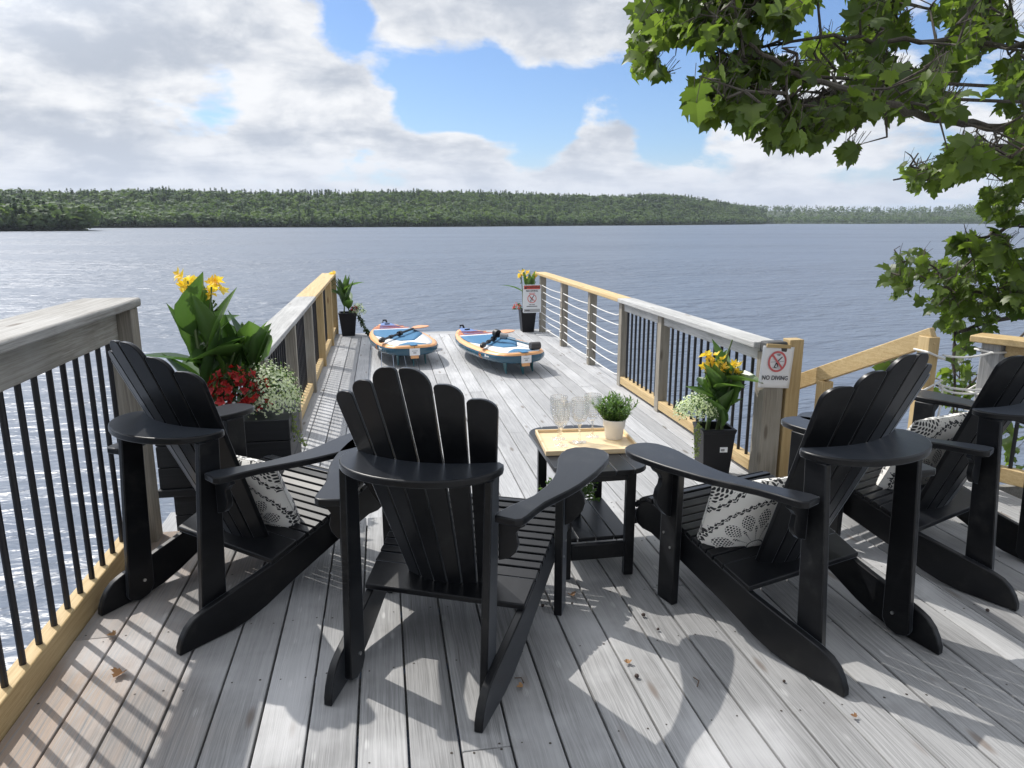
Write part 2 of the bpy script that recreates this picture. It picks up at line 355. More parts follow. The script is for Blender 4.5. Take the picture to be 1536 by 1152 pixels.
def wood_layer(hname, fname, label, px0, px1, Dtab, toptab, depth, rows, step, th, conifer, lite=False, edge_fall=None):
    # hill under the trees
    npx = 90; xs = np.linspace(px0, px1, npx); ss = [-2, 0, depth*.12, depth*.3, depth*.6, depth, depth*1.6]
    def ground(px, s):
        D = interp(px, Dtab); top = (333 - interp(px, toptab)) / 1080 * (D + depth) + CAM_H
        hr = max(.5, top - th * 1.0 - WZ); q = min(1, max(0, s / depth)); q = q * q * (3 - 2 * q)
        f = 1
        if edge_fall: f = min(1, max(0, (px1 - px) / edge_fall)) ** .6
        return D, (WZ - .6 if s < 0 else WZ + .2 + hr * q * f)
    mb = MB(); vs = []
    for px in xs:
        dv = az_dir(px)
        for s in ss:
            D, z = ground(px, s); p = dv * (D + s); vs.append((p.x, p.y, z))
    k = len(ss); mb.add(vs, [(i*k+j, (i+1)*k+j, (i+1)*k+j+1, i*k+j+1) for i in range(npx-1) for j in range(k-1)])
    tag(mb.build(hname, M_hill), kind='structure')
    V = []; T = []
    for s in rows:
        px = px0
        while px < px1:
            D = interp(px, Dtab); p = px + rng.uniform(-.5, .5) * step / (D + s) * 1080; px += step * rng.uniform(.7, 1.3) / (D + s) * 1080
            dv = az_dir(p); D, z = ground(p, s + rng.uniform(-2, 2) if s > 3 else s)
            pos = dv * (D + s + rng.uniform(-.3, .3) * step)
            big = mnoise.noise((p * .012 * (D / 400), s * .02, 3.3))
            con = rng.random() < min(.95, max(.02, conifer + big * .7 + (.35 if s > depth * .8 else 0)))
            pr, tn = PROTO[('con' if con else 'dec') + ('l' if lite else '')][rng.integers(0, 3)]
            h = th * rng.uniform(.78, 1.18) * (1.10 if con else 1.0) * (.8 if s < 2 else 1); wd = h * (rng.uniform(.85, 1.15) if con else rng.uniform(1.0, 1.6))
            a = rng.uniform(0, 2*pi); Rm = np.array([[cos(a)*wd, -sin(a)*wd, 0], [sin(a)*wd, cos(a)*wd, 0], [0, 0, h]])
            V.append(pr @ Rm.T + np.array([pos.x, pos.y, z - .05 * h])); base = (.12 if con else .55) + rng.normal(0, .13) + .25 * mnoise.noise((p * .03, s * .05, 9))
            T.append(np.clip(tn + base, 0, 1))
    V = np.concatenate(V).reshape(-1, 3); T = np.concatenate(T); nf = len(T)
    me = bpy.data.meshes.new(fname); me.vertices.add(len(V)); me.vertices.foreach_set('co', V.ravel()); me.loops.add(nf*4); me.polygons.add(nf)
    me.loops.foreach_set('vertex_index', np.arange(nf*4)); me.polygons.foreach_set('loop_start', np.arange(nf)*4); me.polygons.foreach_set('loop_total', np.full(nf, 4))
    me.update(); me.materials.append(M_wood_f); a = me.attributes.new('tint', 'FLOAT', 'FACE'); a.data.foreach_set('value', T.astype(np.float32))
    ob = bpy.data.objects.new(fname, me); COL.objects.link(ob); tag(ob, label, 'woods', kind='stuff')
wood_layer('hills', 'far_woods', 'mixed green woods covering the long low hill across the lake', -420, 1146,
    [(-420, 395), (0, 395), (500, 392), (700, 430), (900, 560), (1000, 640), (1100, 800), (1146, 930)],
    [(-420, 296), (0, 295), (100, 296), (200, 292), (250, 290), (380, 292), (520, 290), (640, 289), (760, 290), (850, 294), (930, 295), (985, 293), (1040, 298), (1100, 307), (1146, 314)],
    180, [0, 3, 7, 11, 16, 22, 29, 37, 46, 56, 67, 79, 92, 106, 121, 137, 154, 170, 180, 187], 3.7, 7.2, .22)
wood_layer('point', 'point_woods', 'darker woods on the low point at the left edge of the lake', -420, 131,
    [(-420, 255), (131, 266)], [(-420, 309), (60, 309), (131, 311)], 40, [0, 2.5, 5, 9, 14, 20, 27, 34], 3.2, 7.5, .45, edge_fall=30)
wood_layer('distant_hills', 'distant_woods', 'pale distant woods along the far right shore of the lake', 1060, 2050,
    [(1060, 1050), (1300, 1150), (1500, 1300), (2050, 1350)], [(1060, 309), (1180, 311), (1290, 313), (1400, 314), (1440, 311), (1500, 316), (2050, 312)], 320,
    [0, 6, 14, 24, 38, 56, 80, 110, 145, 190, 240, 300, 325], 8, 10, .3, lite=True)

# ------------------------------------------------------------------ setting: decks
rd = random.Random(11)
mb = MB(); nails = MB()
x0 = at_z(51, 1151, 0).x; PITCHB = .149
kk = math.floor((-1.165 - x0) / PITCHB)
def deck_ymax(x): return 3.58 if x < 3.42 else 3.58 - (x - 3.42) * 1.95
x = x0 + kk * PITCHB
joists = [-.9, -.45, 0, .45, .9, 1.35, 1.8, 2.25, 2.62, 3.05, 3.5]
while x < 5.4:
    a, b = max(x + .0035, -1.165), x + PITCHB - .0035
    ym = min(deck_ymax(a), deck_ymax(b)); cuts = [-1.5]
    if rd.random() < .55: cuts.append(rd.choice([.45, 1.35, 1.8, 2.25, 2.62, 3.05]))
    cuts.append(ym)
    for c0, c1 in zip(cuts[:-1], cuts[1:]):
        if c1 - c0 > .2 and b - a > .02:
            dz_ = rd.uniform(-.0015, .0015)
            mb.box((a, c0 + .0015, -.036 + dz_), (b, c1 - .0015, dz_), tint=rd.random())
            for jy in joists + [c0 + .02, c1 - .02]:
                if c0 < jy < c1 and -.2 < jy and b - a > .1:
                    for nx in (a + .028 + rd.uniform(-.006, .006), b - .028 + rd.uniform(-.006, .006)):
                        if rd.random() < .25: continue
                        r_ = rd.uniform(.0028, .0045); yy = jy + rd.uniform(-.012, .012)
                        nails.add([(nx + r_*cos(q*pi/4), yy + r_*sin(q*pi/4), dz_ + .0012) for q in range(8)], [tuple(range(8))])
    x += PITCHB
deck = tag(mb.build('deck', M_deck, bevel=.004, smooth=0, seg=2), kind='structure')
tag(nails.build('deck_screws', plain('rusty_screw', (.035, .026, .02), .6), smooth=0, parent=deck))
mb = MB()
mb.box((-1.165, 3.535, -.215), (3.42, 3.571, -.04), tint=.1); mb.box((-1.16, -1.5, -.24), (-1.125, 3.53, -.04), tint=.2)
for jy in joists: mb.box((-1.12, jy - .02, -.24), (5, jy + .02, -.045), tint=.05)
tag(mb.build('deck_frame', M_oldy, smooth=0, parent=deck))
mb = MB(); x = -.875; PX = .149; x = at_z(535 + 505/5.12, 570, FZ).x - 8 * PX
while x < 2.62:
    cuts = [3.576]
    if rd.random() < .6: cuts.append(rd.uniform(5, 9.5))
    cuts.append(11.22)
    for c0, c1 in zip(cuts[:-1], cuts[1:]):
        dz_ = rd.uniform(-.0015, .0015); mb.box((x + .0035, c0 + .002, FZ - .036 + dz_), (x + PX - .0035, c1 - .002, FZ + dz_), tint=rd.random())
    x += PX
for i in range(3): mb.box((-1.32 + i * .15, 3.576, FZ - .036), (-1.175 + i * .15, 4.4, FZ), tint=rd.random()) if i < 2 else None
dock = tag(mb.build('dock', M_far, bevel=.004, smooth=0), kind='structure')
mb = MB()
for i in range(2): mb.box((-.86, 11.225 + i * .155, FZ - .036), (2.66, 11.375 + i * .155, FZ + .001), tint=rd.random())
tag(mb.build('dock_edge', M_farx, bevel=.004, smooth=0, parent=dock))
mb = MB()
mb.box((-.85, 3.6, FZ - .26), (-.81, 11.5, FZ - .04)); mb.box((2.6, 3.6, FZ - .26), (2.64, 11.5, FZ - .04)); mb.box((-.8, 11.46, FZ - .26), (2.59, 11.5, FZ - .04)); mb.box((-1.3, 4.34, FZ - .2), (-.87, 4.39, FZ - .04))
for px_ in (-.7, 2.5):
    for py_ in (4.5, 7.2, 9.8, 11.2): mb.box((px_ - .07, py_ - .07, -3), (px_ + .07, py_ + .07, FZ - .04))
for px_ in (-1.05, 1, 3):
    for py_ in (.3, 3.3): mb.box((px_ - .07, py_ - .07, -3), (px_ + .07, py_ + .07, -.25))
tag(mb.build('dock_frame', M_oldy, smooth=0, parent=dock))

# ------------------------------------------------------------------ railings
def vbars(parent, xs_ys, z0, z1, r=.0105, sqr=False):
    for (x, y) in xs_ys:
        b = MB()
        if sqr: b.box((x - r, y - r, z0), (x + r, y + r, z1))
        else: b.tube([(x, y, z0), (x, y, z1)], r, 10)
        b.build('baluster', M_iron, parent, world=True)
def post(parent, x0, x1, y0, y1, z0, z1, mat, tint=.5, name='post'):
    b = MB(); b.box((x0, y0, z0), (x1, y1, z1), tint=tint); return b.build(name, mat, parent, bevel=.004, world=True)
def beam(parent, lo, hi, mat, name, tint=.5, bev=.006):
    b = MB(); b.box(lo, hi, tint=tint); return b.build(name, mat, parent, bevel=bev, world=True)
t1 = thing('deck_railing', 'tall grey-capped railing with round black balusters along the near left deck edge', 'railing', (-1.2, 1.5, 0))
beam(t1, (-1.345, -1.2, 1.122), (-1.095, 3.565, 1.163), M_capl, 'cap_rail', .6, .01)
beam(t1, (-1.218, -1.2, .985), (-1.172, 3.455, 1.12), M_oldy, 'top_rail', .7)
beam(t1, (-1.232, -1.2, -.03), (-1.167, 3.455, .10), M_piney, 'bottom_rail', .55)
post(t1, -1.215, -1.112, 3.457, 3.555, -1.6, 1.12, M_oldz, .6)
post(t1, -1.215, -1.112, 1.0, 1.098, -1.6, -.04, M_oldz, .4, 'support_post')
vbars(t1, [(-1.197, 3.382 - .117 * i) for i in range(36)], .09, .99, .011)
# left rail of the lower dock
def ypx(x, y, z): return at_z(x, y, z).y
t2 = thing('dock_railing', 'long left dock railing, half grey and half fresh pine, with black balusters', 'railing', (-.8, 8, FZ))
LX = -.80; Yj = 8.0
beam(t2, (LX - .12, 4.45, .685), (LX + .09, Yj, .722), M_capy, 'cap_rail', .6)
beam(t2, (LX - .12, Yj + .002, .686), (LX + .09, 11.66, .723), M_piney, 'fresh_cap_rail', .75)
beam(t2, (LX - .02, 4.5, .60), (LX + .02, Yj, .684), M_capy, 'top_rail', .5); beam(t2, (LX - .02, Yj + .002, .60), (LX + .02, 11.6, .684), M_piney, 'top_rail', .5)
beam(t2, (LX - .03, 4.5, FZ + .02), (LX + .06, 11.6, FZ + .105), M_piney, 'bottom_rail', .8)
for yy, mt, tn in ((4.46, M_oldz, .7), (6.0, M_oldz, .8), (ypx(450, 590, FZ), M_oldz, .8), (ypx(474, 550, FZ), M_pinez, .4), (ypx(491, 519, FZ), M_pinez, .5), (11.56, M_pinez, .3)):
    post(t2, LX + .005, LX + .088, yy, yy + .085, FZ - .3, .685, mt, tn)
vbars(t2, [(LX, 4.6 + .112 * i) for i in range(62)], FZ + .1, .605, .011, True)
# right rail of the lower dock
t3 = thing('dock_railing', 'right dock railing with black balusters near and white rope strands beyond', 'railing', (2.5, 7.5, FZ))
RX = 2.455
beam(t3, (RX - .045, 4.36, .682), (RX + .135, 7.22, .724), M_capy, 'cap_rail', .95)
beam(t3, (RX - .045, 7.222, .684), (RX + .12, 11.33, .724), M_piney, 'fresh_cap_rail', .9)
beam(t3, (RX + .025, 4.4, .59), (RX + .065, 7.2, .681), M_capy, 'top_rail', .9)
beam(t3, (RX + .005, 4.4, FZ + .03), (RX + .09, 7.2, FZ + .11), M_piney, 'bottom_rail', .6)
ymid = ypx(1025, 617, FZ)
PY = [(4.27, .12), (ymid, .09), (7.2, .095), (8.39, .09), (9.78, .09), (11.16, .09)]
for i, (yy, wv) in enumerate(PY): post(t3, RX, RX + (.14 if i == 0 else .09), yy, yy + wv, FZ - .4, .66 if i == 0 else .681, M_oldz, .5 + .08 * i)
cb = MB(); cb.box((RX - .005, 4.262, .662), (RX + .145, 4.358, .735), tint=.1); cb.build('post_cap', plain('dark_post_cap', (.06, .06, .06), .7), t3, bevel=.012, world=True)
bs = []; yy = 4.52
while yy < 7.15:
    if not (ymid - .05 < yy < ymid + .13): bs.append((RX + .045, yy))
    yy += .118
vbars(t3, bs, FZ + .1, .60, .0115)
for a in range(2, 5):
    ya, yb = PY[a][0] + PY[a][1], PY[a + 1][0]
    for q in range(7):
        z = FZ + .10 + q * .108; b = MB(); n = 9
        sag = .010 + .008 * rd.random()
        b.tube([(RX + .02 + .02 * (q % 2), ya + (yb - ya) * i / (n-1), z - 4 * sag * (i / (n-1)) * (1 - i / (n-1)) + (.02 if a == 2 and i == 0 else 0)) for i in range(n)], .0062, 6)
        b.build('rope_strand', M_rope, t3, world=True)
    for q in range(0, 6, 2):
        b = MB(); z = FZ + .10 + q * .108; b.tube([(RX - .006, PY[a+1][0] + .06, z + .108), (RX - .006, PY[a+1][0] + .06, z)], .0062, 6)
        for zz_ in (z, z + .108): b.tube([(RX - .006, PY[a+1][0] - .004, zz_), (RX - .006, PY[a+1][0] + .094, zz_)], .0062, 6)
        b.build('rope_loop', M_rope, t3, world=True)
# short fresh post and sloping hand rail of the stairs
t4 = thing('stair_railing', 'fresh yellow pine hand rail sloping down beside the roped stair gap', 'railing', (2.9, 4.0, 0))
post(t4, RX + .165, RX + .265, 4.275, 4.365, -1.6, .745, M_pinez, .25, 'lower_post')
A = at_y(1403, 492, 3.52); B = at_y(1199, 563, 4.42)
dirv = (B - A).normalized(); B2 = B + dirv * .05
b = MB(); b.bar(A - Vector((0, 0, .045)), B2 - Vector((0, 0, .045)), .045, .10, tint=.7); b.build('hand_rail', M_piney, t4, bevel=.005, world=True)
post(t4, A.x - .045, A.x + .025, 3.50, 3.585, -1.6, A.z - .05, M_pinez, .5, 'upper_post')
C_ = A + (B - A) * ((1247 - 1403) / (1199 - 1403)); post(t4, C_.x - .04, C_.x + .04, C_.y - .035, C_.y + .035, -1.6, C_.z - .10, M_pinez, .6, 'middle_post')
for i in range(6):
    beam(t4, (2.66, 3.75 + i * .27, -.2 - i * .19), (A.x + .5, 4.0 + i * .27, -.165 - i * .19), M_pinex, 'tread', .5)
# right end railing
P0 = at_z(1455, 503, .86); P1 = at_z(1536, 512, .86); dr = (P1 - P0).normalized(); dr.z = 0
t5 = thing('end_railing', 'pine-capped railing on a thick grey post at the right deck edge', 'railing', (P0.x, P0.y, 0))
nr = Vector((dr.y, -dr.x, 0))
if nr.x < 0: nr = -nr
b = MB(); b.bar(P0 + nr * .085 + Vector((0, 0, -.018)), P0 + nr * .085 + dr * 2.6 + Vector((0, 0, -.018)), .17, .038, tint=.8); b.build('cap_rail', M_piney, t5, bevel=.005, world=True)
b = MB(); b.bar(P0 + nr * .10 + dr * .16 + Vector((0, 0, -.077)), P0 + nr * .10 + dr * 2.6 + Vector((0, 0, -.077)), .04, .078, tint=.5); b.build('top_rail', M_piney, t5, bevel=.004, world=True)
b = MB(); b.bar(P0 + nr * .10 + dr * .16 + Vector((0, 0, -.80)), P0 + nr * .10 + dr * 2.6 + Vector((0, 0, -.80)), .06, .09, tint=.6); b.build('bottom_rail', M_piney, t5, bevel=.004, world=True)
b = MB(); b.bar(P0 + nr * .095 + dr * .10 + Vector((0, 0, -2.4)), P0 + nr * .095 + dr * .10 + Vector((0, 0, -.04)), .10, .10, up=tuple(dr), tint=.7); POST5 = P0 + nr * .095 + dr * .10; POST5.z = 0
b.build('post', wood('grey_thick_post', 'Z', GREY), t5, bevel=.005, world=True)
for i in range(18):
    p = P0 + nr * .10 + dr * (.27 + i * .125); b = MB(); b.tube([(p.x, p.y, .06), (p.x, p.y, .76)], .011, 10); b.build('baluster', M_iron, t5, world=True)
# rope across the gap, tied between the two posts
UP5 = Vector((A.x, 3.54, 0))
def sagline(a, b, sag, n=10): return [a + (b - a) * (i / (n-1)) - Vector((0, 0, 4 * sag * (i/(n-1)) * (1 - i/(n-1)))) for i in range(n)]
rp = MB()
def gap_rope(z0, z1, sag):
    rp.tube(sagline(UP5 + Vector((.05, -.045, z0)), POST5 + Vector((-.06, -.055, z1)), sag), .006, 7)
def wrap(c, z, h, tilt=0):
    q = [(-h, -h), (h, -h), (h, h), (-h, h), (-h, -h)]
    rp.tube([c + Vector((a, b_, z + tilt * a)) for a, b_ in q], .006, 6)
gap_rope(.77, .775, .02); gap_rope(.60, .56, .015); gap_rope(.585, .555, .03); gap_rope(.52, .43, .01); gap_rope(.30, .18, .0)
wrap(POST5, .56, .075, .5); wrap(POST5, .775, .066); wrap(POST5, .43, .07, .3); wrap(UP5, .77, .055, -.4); wrap(UP5, .60, .056, .5); wrap(UP5, .29, .056, .9)
rp.tube([UP5 + Vector((.06, -.06, .60)), UP5 + Vector((.065, -.062, .52)), UP5 + Vector((.05, -.06, .3)), UP5 + Vector((.055, -.06, .05))], .006, 7)
rp.tube([POST5 + Vector((-.0, -.078, .56)), POST5 + Vector((-.02, -.08, .43)), POST5 + Vector((-.05, -.078, .36))], .006, 7)
tag(rp.build('rope', M_rope), 'white rope wound and knotted across the stair gap between two posts', 'rope')

# ------------------------------------------------------------------ adirondack chairs
def arc_pts(c, r, a0, a1, n): return [(c[0] + r * cos(R(a0 + (a1 - a0) * i / n)), c[1] + r * sin(R(a0 + (a1 - a0) * i / n))) for i in range(n + 1)]
def uS(v): return .249 + .085 * v
SEAT = [(.09, .124), (.11, .130), (.38, .190), (.6, .258), (.78, .318), (.88, .358), (.925, .366), (.965, .348), (.992, .305)]
def seat_z(v): return interp(v, SEAT)
CH_GROUP = 'black adirondack chairs on the deck'
def make_chair(label):
    t = thing('adirondack_chair', label, 'chair', group=CH_GROUP)
    side = [(0, .002), (.002, .03), (.014, .06), (.034, .09), (.062, .113)] + SEAT + [(.998, .275), (.985, .245), (.95, .232), (.90, .232), (.73, .178), (.50, .094), (.36, .036), (.28, .012), (.20, .002)]
    for sg in (-1, 1):
        b = MB(); b.prism(side, .028, lambda a, b_, c: (sg * (uS(a) + c), a, b_)); b.build('side_board', M_black, t, bevel=.004)
        b = MB(); leg = [(.712, 0), (.805, 0), (.805, .608), (.712, .608)]
        b.prism(leg, .032, lambda a, b_, c: (sg * (.355 + c), a, b_)); b.build('front_leg', M_black, t, bevel=.004)
        prof = [(.372, .608), (.462, .608), (.468, .585), (.455, .568), (.436, .555), (.424, .535), (.428, .512), (.442, .492), (.448, .464), (.440, .434), (.418, .404), (.394, .379), (.372, .368)]
        b = MB(); b.prism(prof, .026, lambda a, b_, c: (sg * a, .755 + c, b_)); b.build('arm_bracket', M_black, t, bevel=.003)
        pst = [(.107, .035), (.115, .02), (.15, .006), (.195, .018), (.215, .05), (.243, .742), (.160, .742)]
        b = MB(); b.prism(pst, .026, lambda a, b_, c: (sg * (.232 + c + .012 * max(0, b_ - .1)), a, b_)); b.build('rear_post', M_black, t, bevel=.004)
        prof = [(.256, .608), (.338, .608), (.342, .592), (.326, .582), (.312, .565), (.315, .545), (.320, .525), (.312, .50), (.292, .48), (.256, .468)]
        b = MB(); b.prism(prof, .024, lambda a, b_, c: (sg * (a + .002), .215 + c, b_)); b.build('rear_bracket', M_black, t, bevel=.003)
        arm = [(.256, .166), (.325, .150), (.345, .160), (.355, .188), (.366, .24), (.385, .31), (.415, .375), (.44, .43), (.465, .495), (.484, .565), (.503, .64), (.517, .72), (.525, .80), (.519, .85), (.495, .890), (.46, .908), (.42, .912), (.38, .900), (.352, .865), (.340, .81), (.340, .75), (.353, .67), (.364, .59), (.364, .52), (.356, .45), (.334, .357), (.283, .255), (.258, .20)]
        b = MB(); b.prism(arm, .025, lambda a, b_, c: (sg * a, b_, .6215 + c)); b.build('arm', M_black, t, bevel=.005)
    def v0(z): return .460 - .445 * (z - .19)
    def hw(z): return .157 + .142 * (z - .19)
    def sag(z): return .042 + .035 * (z - .19)
    rear = [(.268 * cos(R(q)), .228 - .19 * sin(R(q))) for q in range(0, 181, 9)]
    front = [(-.245 + .49 * i / 10, v0(.757) + sag(.757) * ((-1 + 2 * i / 10) ** 2) + .003) for i in range(11)]
    brace = rear + [(-.264, .252)] + front + [(.264, .252)]
    b = MB(); b.prism(brace, .025, lambda a, b_, c: (a, b_, .7565 + c)); b.build('back_brace', M_black, t, bevel=.005)
    edges = [-1, -.655, -.335, 0, .335, .655, 1]; tops = [.998, 1.048, 1.098, 1.098, 1.048, .998]
    for i in range(6):
        l, r_ = edges[i] + .014, edges[i+1] - .014; top = tops[i]; inner = r_ if i < 3 else l; outer = l if i < 3 else r_
        wz = .062 if i in (2, 3) else .05
        pts = [(inner, .205), (inner, top - .012), (inner + (outer - inner) * .06, top - .003), (inner + (outer - inner) * .16, top)]
        for q in range(1, 9):
            a = R(90 * q / 8); pts.append((inner + (outer - inner) * (.30 + .70 * sin(a)), top - wz * (1 - cos(a))))
        pts += [(outer, .205)]
        def fn(a, z, c, l=l, r_=r_):
            q = (a - l) / (r_ - l); return (a * hw(z), v0(z) + sag(z) * (l * l + (r_ * r_ - l * l) * q) + c + .010, z)
        b = MB(); b.prism(pts, .019, fn); b.build('back_slat', M_black, t, bevel=.003)
    b = MB(); V0, V1 = .392, .512
    b.prism([(-uS(V0) - .016, V0), (uS(V0) + .016, V0), (uS(V1) + .016, V1), (-uS(V1) - .016, V1)], .021, lambda a, b_, c: (a, b_, seat_z(b_) + .0125 + c)); b.build('rear_seat_board', M_black, t, bevel=.004)
    v = .519; i = 0
    while v < .985:
        wv = .052 if i == 0 else .0365
        va, vb = v, min(.995, v + wv); za, zb = seat_z(va), seat_z(vb)
        y = Vector((0, vb - va, zb - za)); L_ = y.length; y.normalize(); n_ = Vector((0, -y.z, y.y))
        M = Matrix((Vector((1, 0, 0)), y, n_)).transposed().to_4x4(); M.translation = Vector((0, va, za))
        h_ = uS((va + vb) / 2) + .016
        b = MB(); b.box((-h_, 0, .002), (h_, L_ - .0075, .021), M); b.build('seat_slat', M_black, t, bevel=.003); v = vb if vb < .99 else 1; i += 1
    b = MB(); h_ = uS(.98) + .015; b.box((-h_, .999, .235), (h_, 1.018, .298)); b.build('seat_apron', M_black, t, bevel=.003)
    for sg in (-1, 1):
        for (u0, u1, v_, z_, r_) in ((.2195, .2145, .175, .085, .0065), (.371, .374, .74, .24, .005), (.371, .374, .78, .29, .005)):
            b = MB(); b.tube([(sg * u0, v_, z_), (sg * u1, v_, z_)], r_, 10); b.build('bolt', M_bolt, t)
    return t
chair = make_chair('black adirondack chair at far left, turned to the lake beside the tall grey-capped railing')
chair.location = (-.949, 2.617, 0); chair.rotation_euler.z = R(-41.8)
CHAIRS = [chair]
for (x, y, a, lab) in [(.004, 1.971, -24.5, 'black adirondack chair without a pillow, seen from straight behind in the middle'),
                       (1.662, 1.902, 17.8, 'black adirondack chair right of the side table, with a patterned pillow on its seat'),
                       (2.65, 2.281, 22.5, 'black adirondack chair cut off by the right edge of the photo')]:
    c = copy_tree(chair); c.location = (x, y, 0); c.rotation_euler.z = R(a); c['label'] = lab; CHAIRS.append(c)

# ------------------------------------------------------------------ pillows
def mk_pillow():
    m, t = newmat('printed_pillow'); o = t.obj(); x, y, z = t.sep(o)
    cx, cy = t.m('SUBTRACT', x, .03), t.m('ADD', y, .09)
    r = t.m('SQRT', t.m('ADD', t.m('MULTIPLY', cx, cx), t.m('MULTIPLY', cy, cy)))
    a = t.m('DIVIDE', t.m('ARCTAN2', cy, cx), 2 * pi)
    sect = t.m('FRACT', t.m('MULTIPLY', a, 14.0)); tri = t.m('ABSOLUTE', t.m('SUBTRACT', sect, .5))
    rr = t.m('MULTIPLY', r, 5.2)
    fa = t.m('SUBTRACT', t.m('FRACT', t.m('ADD', t.m('MULTIPLY', a, 84.0), t.m('MULTIPLY', t.m('FLOOR', t.m('MULTIPLY', rr, 16.0)), .5))), .5); fr_ = t.m('SUBTRACT', t.m('FRACT', t.m('MULTIPLY', rr, 16.0)), .5)
    wob_ = t.m('MULTIPLY', t.m('SUBTRACT', t.noise(o, 60, 2), .5), .25)
    dots = t.m('ADD', t.m('SQRT', t.m('ADD', t.m('MULTIPLY', fa, fa), t.m('MULTIPLY', fr_, fr_))), wob_)
    dot = t.smooth(dots, .42, .34)
    # rows of leaf-shaped dotted petals
    def band(r0, r1, wmax):
        q = t.m('DIVIDE', t.m('SUBTRACT', rr, r0), r1 - r0); hmp = t.m('MULTIPLY', t.m('MULTIPLY', q, t.m('SUBTRACT', 1.0, q)), 4 * wmax)
        return t.m('LESS_THAN', tri, hmp)
    p1 = t.m('MULTIPLY', band(.48, 1.02, .40), dot)
    ray_ = t.m('MULTIPLY', t.m('MULTIPLY', t.m('GREATER_THAN', tri, .455), t.m('LESS_THAN', rr, .62)), t.m('GREATER_THAN', t.m('SINE', t.m('MULTIPLY', rr, 120.0)), -.5))
    sec2 = t.m('ABSOLUTE', t.m('SUBTRACT', t.m('FRACT', t.m('ADD', t.m('MULTIPLY', a, 14.0), .5)), .5))
    p2 = t.m('MULTIPLY', t.m('MULTIPLY', t.m('LESS_THAN', sec2, .13), t.m('GREATER_THAN', rr, .42)), t.m('MULTIPLY', t.m('LESS_THAN', rr, .62), dot))
    ring = t.m('LESS_THAN', t.m('ABSOLUTE', t.m('SUBTRACT', rr, .17)), .012)
    zig = t.m('MULTIPLY', t.m('ABSOLUTE', t.m('SUBTRACT', t.m('FRACT', t.m('MULTIPLY', a, 48.0)), .5)), .12)
    band3 = t.m('MULTIPLY', t.m('LESS_THAN', t.m('ABSOLUTE', t.m('SUBTRACT', t.m('ADD', rr, zig), 1.16)), .045), t.smooth(dots, .52, .44))
    p4 = t.m('MULTIPLY', t.m('GREATER_THAN', rr, 1.55), dot)
    p5 = t.m('MULTIPLY', t.m('LESS_THAN', t.m('ABSOLUTE', t.m('SUBTRACT', t.m('ADD', rr, zig), 1.48)), .04), t.smooth(dots, .52, .44))
    tot = p1
    for q in (ray_, p2, ring, band3, p4, p5): tot = t.m('MAXIMUM', tot, q)
    n = t.noise(o, 900, 2)
    c = t.mix(tot, (.74, .72, .67), (.018, .018, .02))
    b = t.bsdf(Base_Color=c, Roughness=.85, Normal=t.bump(n, .25, .001)); b.inputs['Sheen Weight'].default_value = .2; t.out(b.outputs[0]); return m
M_pil = mk_pillow()
def pillow(center, X, Y, label, size=.42, thick=.13, seed=0):
    X = X.normalized(); Z = X.cross(Y).normalized(); Y = Z.cross(X)
    n = 26; b = MB(); vs = []
    for sd_ in (1, -1):
        for j in range(n + 1):
            for i in range(n + 1):
                u, v = -1 + 2 * i / n, -1 + 2 * j / n
                pin = 1 - .075 * (1 - abs(v) ** 2.2) * abs(u) ** 3; pin2 = 1 - .075 * (1 - abs(u) ** 2.2) * abs(v) ** 3
                h = (max(0, (1 - abs(u) ** 2.4) * (1 - abs(v) ** 2.4))) ** .55
                wr = .010 * mnoise.noise((u * 2.3 + seed, v * 2.3, sd_)) * h
                vs.append((u * pin * size / 2, v * pin2 * size / 2, sd_ * (h * thick / 2 + .001) + wr))
    k = (n + 1) ** 2
    fs = [(j*(n+1)+i, j*(n+1)+i+1, (j+1)*(n+1)+i+1, (j+1)*(n+1)+i) for j in range(n) for i in range(n)]
    fs += [tuple(k + q for q in reversed(f)) for f in fs]
    b.add(vs, fs); ob = b.build('pillow', M_pil, smooth=80)
    M = Matrix((X, Y, Z)).transposed().to_4x4(); M.translation = center; ob.matrix_world = M
    ob.location = M.to_translation(); ob.rotation_euler = M.to_euler()
    return tag(ob, label, 'pillow', 'patterned pillows on the chairs')
def chair_pt(c, u, v, z):
    return Matrix.Translation(c.location) @ Matrix.Rotation(c.rotation_euler.z, 4, 'Z') @ Vector((u, v, z))
def chair_dir(c, u, v, z): return Matrix.Rotation(c.rotation_euler.z, 3, 'Z') @ Vector((u, v, z))
c = CHAIRS[0]; pillow(chair_pt(c, .035, .545, .385), chair_dir(c, -1, -.05, 0), chair_dir(c, 0, -.42, 1), 'white pillow with black dotted print on the far left chair', seed=1)
c = CHAIRS[2]; pillow(chair_pt(c, -.135, .585, .375), chair_dir(c, 1, -.22, .02), chair_dir(c, 0.05, -.42, 1), 'white pillow with black dotted fan print right of the side table', seed=2, size=.40)
c = CHAIRS[3]; pillow(chair_pt(c, .03, .57, .45), chair_dir(c, 1, -.12, 0), chair_dir(c, 0, -.42, 1), 'white printed pillow half hidden on the chair at the right edge', seed=3, size=.44, thick=.15)

